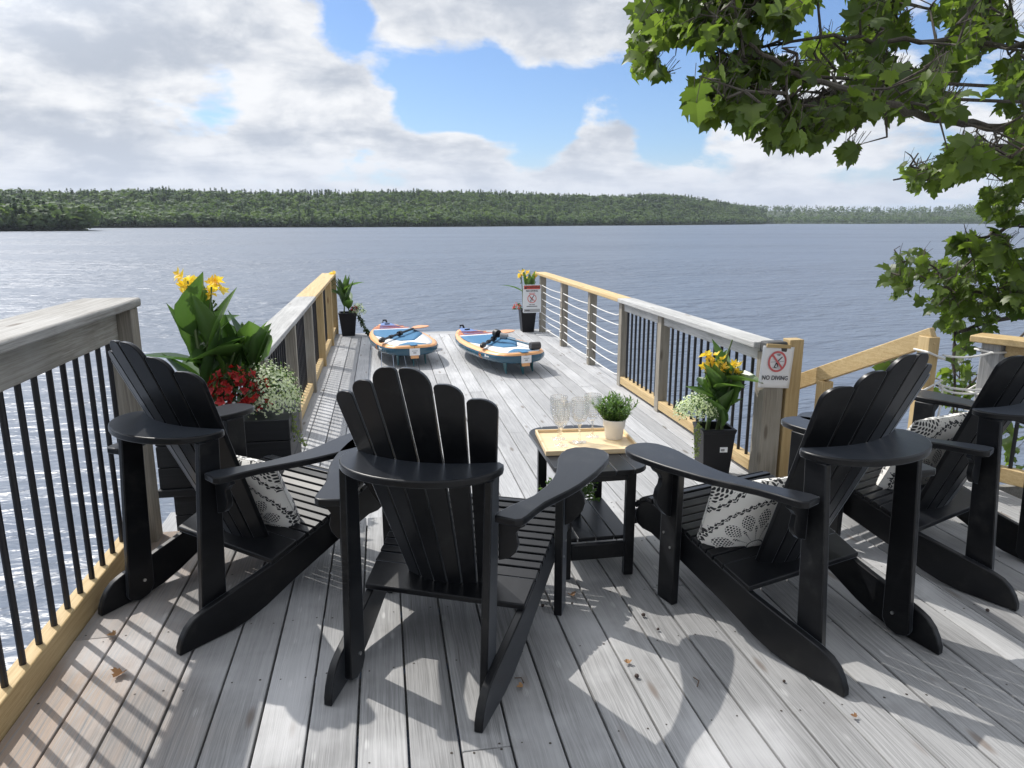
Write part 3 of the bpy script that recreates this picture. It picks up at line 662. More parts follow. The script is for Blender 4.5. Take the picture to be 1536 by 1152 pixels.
# ------------------------------------------------------------------ side table and what stands on it
def rrect(x0, x1, y0, y1, r, n=6):
    p = []
    for cx, cy, a in ((x1 - r, y0 + r, -90), (x1 - r, y1 - r, 0), (x0 + r, y1 - r, 90), (x0 + r, y0 + r, 180)): p += arc_pts((cx, cy), r, a, a + 90, n)
    return p
tb = thing('side_table', 'black two-tier side table with a bamboo tray on it', 'table', (.87, 3.0, 0))
X0, X1, Y0, Y1 = .675, 1.085, 2.70, 3.40; ns = 5; b = MB()
out = rrect(X0, X1, Y0, Y1, .11, 8)
for i in range(ns):
    a, c_ = X0 + (X1 - X0) * i / ns + .002, X0 + (X1 - X0) * (i + 1) / ns - .002
    def ylim(x):
        d_ = max(0, .11 - (x - X0), .11 - (X1 - x)); return .11 - math.sqrt(max(0, .11 ** 2 - d_ ** 2))
    xs = [a + (c_ - a) * q / 6 for q in range(7)]
    b.prism([(x, Y0 + ylim(x)) for x in xs] + [(x, Y1 - ylim(x)) for x in reversed(xs)], .022, lambda a_, b_, c: (a_, b_, .487 + c))
b.build('tabletop', M_black, tb, bevel=.003, world=True)
for (x, y) in ((.705, 2.745), (.985, 2.745), (.705, 3.22), (.985, 3.22)):
    b = MB(); b.box((x, y, 0), (x + .042, y + .03, .475)); b.build('leg', M_black, tb, bevel=.003, world=True)
b = MB()
for i in range(4): b.box((.705 + .0815 * i, 2.778, .155), (.705 + .0815 * i + .0775, 3.217, .173))
b.build('shelf', M_black, tb, bevel=.003, world=True)
for nm, lo, hi in (('shelf_apron', (.748, 2.748, .085), (.984, 2.772, .154)), ('shelf_apron', (.748, 3.222, .085), (.984, 3.246, .154)), ('top_apron', (.748, 2.748, .435), (.984, 2.772, .475)), ('top_apron', (.748, 3.222, .435), (.984, 3.246, .475))):
    b = MB(); b.box(lo, hi); b.build(nm, M_black, tb, bevel=.003, world=True)
TZ = .499
tr = thing('serving_tray', 'light bamboo serving tray with raised rim on the side table', 'tray', (.902, 3.09, TZ), R(-4))
b = MB(); b.box((-.205, -.16, 0), (.205, .16, .008)); b.build('base', M_tray, tr, bevel=.002)
for lo, hi in (((-.215, -.17, 0), (.215, -.1605, .022)), ((-.215, .1605, 0), (.215, .17, .022)), ((-.215, -.16, 0), (-.2055, .16, .022)), ((.2055, -.16, 0), (.215, .16, .022))):
    b = MB(); b.box(lo, hi, tint=.7); b.build('rim', M_tray, tr, bevel=.0015)
def mk_glass():
    m, t = newmat('clear_glass'); o = t.obj(); x, y, z = t.sep(o)
    a = t.m('MULTIPLY', t.m('ARCTAN2', y, x), 22 / (2 * pi)); r_ = t.m('MULTIPLY', z, 95.0)
    h = t.m('MULTIPLY', t.m('ABSOLUTE', t.m('SINE', t.m('MULTIPLY', a, pi))), t.m('ABSOLUTE', t.m('SINE', t.m('MULTIPLY', r_, pi))))
    up = t.smooth(z, .088, .10)
    g = t.node('ShaderNodeBsdfGlass'); g.inputs['Roughness'].default_value = .02; g.inputs['IOR'].default_value = 1.25
    t.put(g.inputs['Normal'], t.bump(h, t.m('MULTIPLY', up, .9), .006)); t.put(g.inputs[0], (.95, .97, .98))
    tr_ = t.node('ShaderNodeBsdfTransparent'); mx = t.node('ShaderNodeMixShader'); mx.inputs[0].default_value = .58
    t.l.new(g.outputs[0], mx.inputs[1]); t.l.new(tr_.outputs[0], mx.inputs[2]); t.out(mx.outputs[0]); return m
M_glass = mk_glass()
gl = [(.785, 3.150, 'front'), (.770, 3.045, ''), (.868, 3.085, ''), (.950, 3.155, '')]
glabs = ['clear textured wine goblet at the back left of the bamboo tray', 'clear textured wine goblet at the front left corner of the tray', 'clear textured wine goblet in the middle of the tray front', 'clear textured wine goblet nearest to the white plant pot']
g0 = None
for (x, y, _), lb in zip(gl, glabs):
    if g0 is None:
        g0 = thing('wine_glass', lb, 'glass', group='textured wine goblets on the tray')
        b = MB(); b.lathe([(.0335, 0), (.034, .002), (.02, .005), (.007, .010), (.0052, .02), (.0048, .05), (.006, .075), (.011, .085), (.013, .088)], seg=36); b.build('stem', M_glass, g0, smooth=60)
        b = MB(); b.lathe([(.013, .088), (.026, .100), (.036, .118), (.0415, .140), (.0425, .165), (.0415, .205), (.0402, .206), (.0392, .205), (.040, .165), (.039, .141), (.0335, .119), (.023, .102), (.0, .094)], seg=44); b.build('bowl', M_glass, g0, smooth=60)
        g = g0
    else: g = copy_tree(g0); g['label'] = lb
    g.location = (x, y, TZ + .0085)

# ------------------------------------------------------------------ plants: helpers
def rot_to(zv, twist=0):
    q = Vector(zv).normalized().to_track_quat('Z', 'Y'); return q.to_matrix() @ Matrix.Rotation(twist, 3, 'Z')
def blade(mb, base, d, length, width, droop=.3, fold=.25, n=7, tint=.5, mi=0, nar=1.0, tipw=.0, face=None):
    """a leaf blade from base along d, drooping, folded along its midrib"""
    base = Vector(base); d = Vector(d).normalized(); p = base.copy(); pts = []; dd = d.copy()
    side = dd.cross(Vector((0, 0, 1)))
    if side.length < .1: side = Vector((1, 0, 0))
    if face is not None: side = dd.cross(Vector(face))
    side.normalize()
    vs = []
    for i in range(n + 1):
        q = i / n; w_ = width / 2 * (sin(pi * min(1, q ** .72 * .97 + .03)) ** 1.05) * nar if i < n else .0005
        upv = side.cross(dd).normalized()
        wob = 1 + .07 * sin(i * 2.1)
        vs += [p - side * w_ * wob + upv * w_ * fold * 1.2, p - side * w_ * .5 + upv * w_ * fold * .35, p, p + side * w_ * .5 + upv * w_ * fold * .35, p + side * w_ + upv * w_ * fold]
        p = p + dd * (length / n); dd = (dd + Vector((0, 0, -droop / n)) ).normalized(); side = (side - dd * side.dot(dd)).normalized()
    mb.add(vs, [(i*5+j, i*5+j+1, (i+1)*5+j+1, (i+1)*5+j) for i in range(n) for j in range(4)], mi, tint)
def leaf(mb, p, d, nrm, L, W, tint, mi=0):
    p = Vector(p); d = Vector(d).normalized(); s = d.cross(Vector(nrm))
    if s.length < .05: s = d.cross(Vector((.3, .8, .5)))
    s.normalize(); u = s.cross(d)
    mb.add([p, p + d * L * .45 + s * W * .5 + u * W * .12, p + d * L, p + d * L * .45 - s * W * .5 + u * W * .12, p + d * L * .5], [(0, 1, 4), (1, 2, 4), (2, 3, 4), (3, 0, 4)], mi, tint)
def rv(r): return Vector((r.gauss(0, 1), r.gauss(0, 1), r.gauss(0, 1))).normalized()
def flower(mb, c, r_, rr, n=6, mi=0, up=(0, 0, 1), L=None, sq=.8):
    Mx = rot_to(Vector(up) + rv(r_) * .35)
    for i in range(n):
        a = 2 * pi * i / n + r_.uniform(-.3, .3); d = Mx @ Vector((cos(a), sin(a), r_.uniform(.1, .8)))
        leaf(mb, c, d, Mx @ Vector((0, 0, 1)), rr * r_.uniform(.7, 1.2), rr * sq, r_.random(), mi)

# white pot with a narrow-leaved plant on the tray
pp = thing('potted_plant', 'bushy green plant in a plain white ceramic pot on the bamboo tray', 'potted plant', (1.045, 3.12, TZ + .0085))
b = MB(); b.lathe([(0, 0), (.038, 0), (.041, .004), (.0455, .05), (.0505, .056), (.054, .092), (.0525, .094), (.050, .092), (.046, .07), (0, .07)], seg=40); b.build('pot', M_cer, pp, smooth=40)
rp_ = random.Random(3); b = MB(); st = MB()
for i in range(72):
    a = rp_.uniform(0, 2*pi); rad = rp_.uniform(0, .75) ** .7
    d = Vector((cos(a) * rad, sin(a) * rad, 1)).normalized(); L = rp_.uniform(.075, .145) * (1 - .1 * rad); p0 = Vector((cos(a) * rad * .035, sin(a) * rad * .035, .07))
    st.tube([p0, p0 + d * L], .0012, 4)
    for j in range(15):
        q = .15 + .85 * j / 14; pt = p0 + d * L * q; ang = j * 2.4 + i
        sd_ = Vector((cos(ang), sin(ang), .0)); ld = (d * .9 + sd_ * .8).normalized()
        leaf(b, pt, ld, d, rp_.uniform(.022, .036), .0098, min(1, max(0, .25 + .6 * q + rp_.gauss(0, .2))))
b.build('foliage', M_leaf, pp, smooth=0); st.build('stems', M_stem, pp)
# small plant on the lower shelf
sp = thing('potted_plant', 'small leafy shrub in a black pot on the lower shelf of the table', 'potted plant', (.82, 3.03, .174))
b = MB(); b.lathe([(0, 0), (.045, 0), (.058, .09), (.060, .092), (.056, .092), (.05, .075), (0, .075)], seg=28); b.build('pot', M_pot, sp, smooth=40)
b = MB(); st = MB()
for i in range(34):
    a = rp_.uniform(0, 2*pi); d = Vector((cos(a) * 1.1, sin(a) * 1.1, rp_.uniform(.1, 1))).normalized(); L = rp_.uniform(.08, .17); p0 = Vector((0, 0, .07)); st.tube([p0, p0 + d * L], .0014, 4)
    for j in range(14):
        q = .3 + .7 * j / 13; leaf(b, p0 + d * L * q, (d + rv(rp_) * .9), rv(rp_), rp_.uniform(.015, .027), .013, rp_.random())
b.build('foliage', M_leaf, sp, smooth=0); st.build('stems', M_stem, sp)

def square_pot(name, label, cx, cy, z, top, bot, h, rz, group, sticker=False):
    t_ = thing(name, label, 'planter', (cx, cy, z), rz, group)
    b = MB(); T, B_ = top / 2, bot / 2; rim = .022
    def ring(s, zz_): return [(-s, -s, zz_), (s, -s, zz_), (s, s, zz_), (-s, s, zz_)]
    prof = [(B_, 0), (T - .008, h - .03), (T - .006, h - .028), (T, h - .004), (T - .003, h), (T - rim, h), (T - rim - .004, h - .05)]
    vs = []
    for s, q in prof: vs += ring(s, q)
    fs = [(i*4+j, i*4+(j+1) % 4, (i+1)*4+(j+1) % 4, (i+1)*4+j) for i in range(len(prof)-1) for j in range(4)] + [(3, 2, 1, 0)]
    b.add(vs, fs); b.build('pot', M_pot, t_, bevel=.003, smooth=20)
    b = MB(); s = T - rim - .004; b.add(ring(s, h - .05), [(0, 1, 2, 3)]); b.build('soil', M_soil, t_, smooth=0)
    if sticker:
        b = MB(); q = h * .56; yq = -(B_ + (T - .008 - B_) * (q + .03) / (h - .03)) - .003
        b.box((.01, yq - .0015, q), (.062, yq, q + .036)); sk = b.build('price_sticker', M_paper, t_, smooth=0)
        for k_ in range(7):
            b = MB() if k_ == 0 else b
            b.box((.017 + .0035 * k_, yq - .0022, q + .008), (.017 + .0035 * k_ + (.0015 if k_ % 2 else .0026), yq - .0016, q + .024))
        b.build('barcode', M_sblk, sk, smooth=0)
    return t_
def canna(label, c, z, H, seed, nleaf, spread, flowers, fcol=None, LW=(.34, .14), group='canna lilies in the planters', ftop=None, lean=(0, 0)):
    r_ = random.Random(seed); t_ = thing('canna_lily', label, 'flowering plant', (c[0], c[1], z), 0, group)
    stm = MB(); lf = MB(); fl = MB()
    stems = []
    for i in range(max(2, flowers + 1)):
        a = r_.uniform(0, 2*pi); bx, by = cos(a) * spread * .5, sin(a) * spread * .5
        tx = bx * 1.3 + lean[0] * H; ty = by * 1.3 + lean[1] * H; hh = H * r_.uniform(.82, 1.0)
        if ftop and i < len(ftop): tx, ty, hh = ftop[i]
        stems.append(((bx, by), (tx, ty, hh))); stm.tube([(bx, by, -.03), (bx * .6 + tx * .4, by * .6 + ty * .4, hh * .5), (tx, ty, hh)], [.012, .009, .005], 7)
        if i < flowers:
            for q in range(9):
                p = Vector((tx, ty, hh)) + Vector((r_.gauss(0, .022), r_.gauss(0, .022), r_.uniform(-.06, .04)))
                flower(fl, p, r_, .042, 6, 0, (r_.gauss(0, .7), r_.gauss(0, .7), .6), sq=.55)
            for q in range(5): stm.tube([(tx, ty, hh - .09 - .02 * q), (tx + r_.gauss(0, .02), ty + r_.gauss(0, .02), hh - .07 - .02 * q)], [.003, .008], 6)
    for i in range(nleaf):
        (bx, by), (tx, ty, hh) = stems[i % len(stems)]; q = r_.uniform(.08, .62)
        a = 2 * pi * i / nleaf * 1.62 + r_.uniform(-.4, .4); p = (bx + (tx - bx) * q, by + (ty - by) * q, hh * q)
        el = r_.uniform(1.6, 4.5) if i % 4 else r_.uniform(.3, .9)
        d = Vector((cos(a), sin(a), el))
        blade(lf, p, d, LW[0] * r_.uniform(.75, 1.1), LW[1] * r_.uniform(.8, 1.15), r_.uniform(.1, .8), r_.uniform(.2, .7), 8, min(1, max(0, r_.gauss(.45, .25))))
    stm.build('stems', M_stem, t_); lf.build('leaves', M_canna, t_, smooth=60)
    if flowers: fl.build('flowers', fcol or M_yel, t_, smooth=0)
    return t_
def mound(name, label, c, rad, seed, npet, size, mat, matleaf, cat='flowers', nleaf=None, group=None, cluster=1, lsize=None):
    r_ = random.Random(seed); t_ = thing(name, label, cat, c, 0, group); b = MB(); l = MB()
    nleaf = nleaf if nleaf is not None else npet
    for i in range(npet):
        v = rv(r_); v.z = abs(v.z) * .95 - .25 * r_.random(); s = r_.uniform(.72, 1.02) * (1 + .12 * mnoise.noise(v * 2.5 + Vector((seed, 0, 0))))
        p = Vector((v.x * rad[0], v.y * rad[1], v.z * rad[2])) * s
        flower(b, p, r_, size * r_.uniform(.7, 1.2), 5 if cluster == 1 else cluster, 0, v, sq=.75)
    for i in range(nleaf):
        v = rv(r_); v.z = abs(v.z) - .35 * r_.random(); p = Vector((v.x * rad[0], v.y * rad[1], v.z * rad[2])) * r_.uniform(.35, .97)
        leaf(l, p, v + rv(r_) * .8, rv(r_), (lsize or size * 2.2) * r_.uniform(.6, 1.2), (lsize or size * 2.2) * .45, r_.random())
    l.build('leaves', matleaf, t_, smooth=0); b.build('blossoms', mat, t_, smooth=0); return t_
def vine(label, paths, mat, seed, size=.02, dens=60, group='trailing vines in the planters'):
    r_ = random.Random(seed); o = paths[0][0]; t_ = thing('trailing_vine', label, 'vine', o, 0, group); b = MB(); s = MB()
    for pth in paths:
        pts = [Vector(p) for p in pth]; s.tube(pts, .002, 5)
        for i in range(dens):
            q = r_.random() * (len(pts) - 1); k_ = int(q); f = q - k_; p = pts[k_].lerp(pts[min(k_+1, len(pts)-1)], f)
            d = rv(r_); leaf(b, p + d * .012 * r_.random(), d, rv(r_), size * r_.uniform(.7, 1.3), size * .8, r_.random())
    b.build('leaves', mat, t_, smooth=0, world=True); s.build('stems', M_stem, t_, world=True); return t_

# ------------------------------------------------------------------ planters on the dock
M_pbox = wood('dark_painted_box', 'X', ((.010, .011, .013), (.017, .018, .021), (.015, .016, .019)), (.008, .008, .009), rough=.55, bump=.15, tintamp=.2)
bp = thing('planter_box', 'large dark stepped planter box at the left dock corner behind the far left chair', 'planter', (-.84, 3.97, FZ))
b = MB()
for i in range(3): b.box((-1.165, 3.75, .16 + i * .115), (-.505, 4.2, .271 + i * .115), tint=.3 + .25 * i)
b.build('box', M_pbox, bp, bevel=.004, world=True)
b = MB(); b.box((-1.175, 3.735, .118), (-.495, 4.215, .158)); b.build('ledge', M_pbox, bp, bevel=.004, world=True)
b = MB()
for i in range(3): b.box((-1.11, 3.77, FZ + .002 + i * .112), (-.53, 4.18, FZ + .11 + i * .112), tint=.3 + .2 * i)
b.build('base', M_pbox, bp, bevel=.004, world=True)
b = MB(); b.box((-1.15, 3.765, .45), (-.52, 4.185, .480)); b.build('soil', M_soil, bp, smooth=0, world=True)
canna('tall canna lily with two yellow flower heads in the large dark planter box', (-.88, 3.98), .46, .60, 5, 17, .17, 2, LW=(.36, .185), ftop=[(-.12, .04, .74), (.00, .02, .71), (.09, 0, .36)])
canna('leafy green canna without flowers crowding the large planter box', (-.78, 4.02), .46, .50, 8, 10, .16, 0, LW=(.36, .20))
mound('begonia', 'dark red begonias in the large planter box beside the canna', (-.775, 3.85, .60), (.17, .12, .19), 2, 105, .030, M_red, M_darkleaf, 'flowers', 260, 'bedding flowers in the planters', lsize=.05)
mound('euphorbia', 'frothy mound of tiny white flowers spilling over the large planter box', (-.605, 3.93, .56), (.155, .17, .25), 3, 1500, .0085, M_white, M_leaf, 'flowers', 750, 'white filler flowers in the planters', lsize=.022)
vine('leafy vine trailing down the side of the large planter box', [[at_y(433, 605, 3.95), at_y(437, 630, 3.93), at_y(438, 655, 3.9), at_y(437, 668, 3.9)], [at_y(436, 610, 3.9), at_y(441, 640, 3.85), at_y(448, 655, 3.8), at_y(458, 669, 3.75)]], M_ivy, 4, .018, 70)
PG = 'black square pots on the dock'
pR = square_pot('planter_pot', 'black square pot with a white price sticker, by the NO DIVING post', 2.20, 4.43, FZ, .235, .175, .36, R(-6), PG, True)
canna('yellow flowering canna lily in the stickered black pot by the NO DIVING post', (2.205, 4.44), FZ + .33, .60, 12, 16, .11, 2, LW=(.29, .17), ftop=[(.00, -.03, .47), (.11, -.02, .45), (.09, 0, .62)])
cf = canna('pale budding canna stem with few flowers at the right front pot', (2.205, 4.42), FZ + .33, .42, 22, 15, .10, 1, LW=(.28, .18), ftop=[(-.08, 0, .50), (.08, -.05, .44)])
mound('euphorbia', 'white frothy flowers leaning out of the stickered black pot', at_y(1043, 618, 4.38), (.15, .11, .14), 6, 900, .0085, M_white, M_leaf, 'flowers', 420, 'white filler flowers in the planters', lsize=.022)
vine('green vine hanging down the left side of the stickered black pot', [[at_y(1052, 630, 4.36), at_y(1043, 650, 4.34), at_y(1042, 680, 4.34)], [at_y(1050, 640, 4.36), at_y(1046, 665, 4.33), at_y(1045, 685, 4.34)]], M_ivy, 5, .017, 70)
fL = square_pot('planter_pot', 'black square pot with a canna at the far left end of the dock', -.545, 11.38, FZ, .275, .19, .36, 0, PG)
canna('dark leaved canna with one yellow flower at the far left dock end', (-.56, 11.4), FZ + .33, .62, 31, 16, .12, 1, LW=(.40, .13), ftop=[(-.19, 0, .60), (.02, 0, .45)])
mound('euphorbia', 'white frothy flowers over the rim of the far left pot', (-.38, 11.33, FZ + .36), (.12, .1, .17), 8, 240, .011, M_white, M_leaf, 'flowers', 240, 'white filler flowers in the planters', lsize=.025)
mound('begonia', 'dark red flowers tucked into the far left pot', (-.44, 11.26, FZ + .40), (.07, .06, .07), 9, 18, .022, M_red, M_darkleaf, 'flowers', 50, 'bedding flowers in the planters', lsize=.04)
vine('long vine trailing from the far left pot down to the boards', [[(-.40, 11.28, FZ + .33), (-.34, 11.25, FZ + .2), (-.28, 11.22, FZ + .07), (-.2, 11.2, FZ + .012)], [(-.39, 11.28, FZ + .33), (-.32, 11.24, FZ + .22), (-.27, 11.22, FZ + .1), (-.21, 11.22, FZ + .012)]], M_darkleaf, 6, .035, 120)
fR = square_pot('planter_pot', 'black square pot behind the warning sign at the far right of the dock', 2.27, 11.30, FZ, .26, .185, .36, 0, PG)
canna('yellow flowering canna behind the warning sign at the far right', (2.27, 11.32), FZ + .33, .62, 44, 12, .12, 3, LW=(.38, .11), ftop=[(-.10, 0, .60), (.02, 0, .58), (.12, 0, .56)])
mound('begonia', 'pink flowers at the left edge of the far right pot', (2.10, 11.25, FZ + .38), (.07, .06, .10), 10, 16, .025, M_pink, M_leaf, 'flowers', 70, 'bedding flowers in the planters', lsize=.04)

# ------------------------------------------------------------------ signs
def text_obj(body, size, M, mat, name, parent, ext=.0006, bold=0, space=1.0, xs=1.0):
    cu = bpy.data.curves.new(name, 'FONT'); cu.body = body; cu.size = size; cu.align_x = 'CENTER'; cu.align_y = 'CENTER'; cu.extrude = ext; cu.offset = bold; cu.space_character = space
    o = bpy.data.objects.new(name + '_tmp', cu); COL.objects.link(o)
    me = bpy.data.meshes.new_from_object(o.evaluated_get(bpy.context.evaluated_depsgraph_get())); bpy.data.objects.remove(o); bpy.data.curves.remove(cu)
    me.transform(M @ Matrix.Diagonal((xs, 1, 1, 1))); me.name = name; me.materials.clear(); me.materials.append(mat)
    ob = bpy.data.objects.new(name, me); COL.objects.link(ob); ob.parent = parent; return ob
FACE = Matrix.Rotation(pi/2, 4, 'X')                     # text plane to a wall facing -Y
def T_(x, z, y=-.002): return Matrix.Translation((x, y, z)) @ FACE
def no_sign(parent, cx, cz, rad, mat, wid, y=-.0016, slash=True, name='ring', tilt=45):
    b = MB(); n = 40
    for k_, (r0, r1) in enumerate(((rad - wid, rad),)):
        vs = []
        for i in range(n):
            a = 2*pi*i/n
            for r in (r0, r1):
                for yy in (y, y + .0012): vs.append((cx + r*cos(a), yy, cz + r*sin(a)))
        fs = []
        for i in range(n):
            q, w_ = i*4, ((i+1) % n)*4
            fs += [(q, q+2, w_+2, w_), (q+1, w_+1, w_+3, q+3), (q+2, q+3, w_+3, w_+2), (q, w_, w_+1, q+1)]
        b.add(vs, fs)
    b.build(name, mat, parent, smooth=0)
    if slash:
        b = MB(); a = R(-tilt); L = rad - wid * .8
        Mx = Matrix.Translation((cx, y - .0008, cz)) @ Matrix.Rotation(-a, 4, 'Y'); b.box((-L, 0, -wid/2), (L, .0012, wid/2), Mx); b.build('slash', mat, parent, smooth=0)
def bars(parent, items, mat, name='small_print', y=-.0018):
    b = MB()
    for x0, x1, z, h in items: b.box((x0, y, z - h/2), (x1, y + .0012, z + h/2))
    return b.build(name, mat, parent, smooth=0)
# laminated NO DIVING sheet on the corner post
ns_ = thing('no_diving_sign', 'laminated white NO DIVING sheet pinned to the grey corner post', 'sign', (2.522, 4.262, .57)); ns_.rotation_euler = (R(-1), R(5), R(6))
b = MB(); n = 10; vs = []
for j in range(n + 1):
    for i in range(n + 1):
        u, v = -1 + 2*i/n, -1 + 2*j/n; vs.append((u * .118, -.004 - .003 * sin(u * 2 + v) * abs(u) - .004 * (u > .5) * (u - .5), v * .138))
b.add(vs, [(j*(n+1)+i, j*(n+1)+i+1, (j+1)*(n+1)+i+1, (j+1)*(n+1)+i) for j in range(n) for i in range(n)])
def mk_lam():
    m, t = newmat('laminated_sheet'); o = t.obj(); n_ = t.noise(o, 16, 3)
    b_ = t.bsdf(Base_Color=(.80, .81, .84), Roughness=.22, Normal=t.bump(n_, .35, .01)); t.out(b_.outputs[0]); return m
sh = b.build('sheet', mk_lam(), ns_, smooth=60); so2 = sh.modifiers.new('thickness', 'SOLIDIFY'); so2.thickness = .0008
fr = thing('tmp', 'x', 'x'); bpy.data.objects.remove(fr)
M_srd2 = plain('faded_red_print', (.60, .13, .14), .4); M_sbk2 = plain('black_print', (.03, .03, .05), .4)
YS = -.0095
no_sign(ns_, 0, .038, .070, M_srd2, .013, YS)
text_obj('NO DIVING', .040, T_(0, -.072, YS), M_sbk2, 'lettering', ns_, .0005, .0006, 1.05, .92)
def fig(parts, mat, name, y):
    b = MB()
    for (x0_, z0_, x1_, z1_, w_) in parts:
        d_ = Vector((x1_ - x0_, 0, z1_ - z0_)); L = d_.length; a = math.atan2(d_.z, d_.x); Mx = Matrix.Translation((x0_, y, z0_)) @ Matrix.Rotation(-a, 4, 'Y'); b.box((0, 0, -w_/2), (L, .0011, w_/2), Mx)
    return b.build(name, mat, ns_ if name == 'diver' else None, smooth=0)
fig([(-.05, .033, -.012, .036, .002), (.010, .037, .05, .042, .002), (.006, .042, .034, .070, .007), (-.004, .03, -.018, .0, .006), (-.018, .0, .0, -.004, .006), (-.006, .026, .010, .022, .010), (.004, .022, .010, .002, .006), (-.03, -.004, .02, -.004, .002), (-.012, .085, .02, .085, .003), (-.006, .079, .016, .079, .003)], M_sbk2, 'diver', YS + .0002)
b = MB(); b.box((-.095, -.012, .128), (.088, .0, .152)); b.build('batten', M_pinex, ns_, bevel=.002)
# framed warning sign beside the end post
ws = thing('warning_sign', 'white warning sign with red header in front of the far right pot', 'sign', (2.30, 11.08, FZ)); ZS = .325 - FZ
b = MB(); b.prism(rrect(-.145, .145, ZS - .22, ZS + .22, .015, 4), .006, lambda a, b_, c: (a, .003 + c, b_)); b.build('panel', plain('sign_white', (.74, .76, .78), .35), ws, smooth=0)
bars(ws, [(-.128, .128, ZS + .178, .055)], M_sred, 'header'); bars(ws, [(-.128, .128, ZS - .180, .040)], M_sgry, 'footer')
bars(ws, [(-.131, .131, ZS + .207, .003), (-.131, .131, ZS - .203, .003)], M_sblk, 'border')
text_obj('WARNING', .048, T_(.022, ZS + .178, -.0032), M_sblk, 'header_lettering', ws, .0005, .0005)
b = MB(); b.add([(-.122, -.0032, ZS + .158), (-.082, -.0032, ZS + .158), (-.102, -.0032, ZS + .197)], [(0, 1, 2)]); b.build('triangle', M_sblk, ws, smooth=0)
text_obj('NO DIVING', .036, T_(0, ZS + .122, -.0032), M_sblk, 'lettering', ws, .0005, .0008)
bars(ws, [(-.05, -.005, ZS + .088, .009), (.005, .05, ZS + .088, .009)], M_sred, 'red_print')
no_sign(ws, 0, ZS + .005, .072, M_sred, .010, -.002, True, 'ring')
b = MB()
for (xa, za, xb, zb, w_) in ((-.03, -.045, .035, .055, .010), (-.035, .02, .01, -.02, .007), (-.02, -.05, .02, -.02, .006)):
    d_ = Vector((xb - xa, 0, zb - za)); a = math.atan2(d_.z, d_.x); b.box((0, 0, -w_/2), (d_.length, .001, w_/2), Matrix.Translation((xa, -.0016, ZS + .005 + za)) @ Matrix.Rotation(-a, 4, 'Y'))
b.build('diver', M_sblk, ws, smooth=0)
bars(ws, [(-.045, -.005, ZS - .092, .008), (.003, .045, ZS - .092, .008), (-.085, .085, ZS - .118, .010)], M_sblk)
bars(ws, [(-.11, -.035, ZS - .180, .010)], M_sblk, 'footer_print', -.0034)
b = MB(); b.box((-.02, .0065, ZS + .02), (.154, .03, ZS + .07)); b.build('bracket', M_oldz, ws, smooth=0)

# ------------------------------------------------------------------ paddle boards and paddles
M_teal = plain('board_teal', (.022, .085, .135), .25, Coat_Weight=.4); M_org = plain('board_orange', (.78, .40, .17), .35); M_bwht = plain('board_white', (.74, .76, .77), .35)
M_fin = plain('fin_teal', (.03, .14, .17), .35); M_tag = M_paper
def mk_pad(name, col):
    m, t = newmat(name); o = t.obj(); n_ = t.vor(t.v('MULTIPLY', o, (70.0, 70.0, 1.0)), 1.0)
    b_ = t.bsdf(Base_Color=col, Roughness=.75, Normal=t.bump(n_, .4, .003)); t.out(b_.outputs[0]); return m
M_pad = mk_pad('deck_pad_blue', (.035, .15, .29)); M_nose = mk_pad('nose_pad_blue', (.12, .20, .42)); M_blk = plain('black_rubber', (.012, .012, .013), .5); M_band = plain('orange_band', (.78, .33, .10), .45)
SL = 2.15
WT = [(0, 0), (.012, .16), (.03, .24), (.07, .315), (.14, .365), (.25, .395), (.40, .40), (.55, .372), (.68, .315), (.80, .23), (.90, .135), (.96, .065), (.99, .02), (1, 0)]
def sw(q): return interp(q, WT)
def sz(q): return .030 * max(0, (q - .5) / .5) ** 2
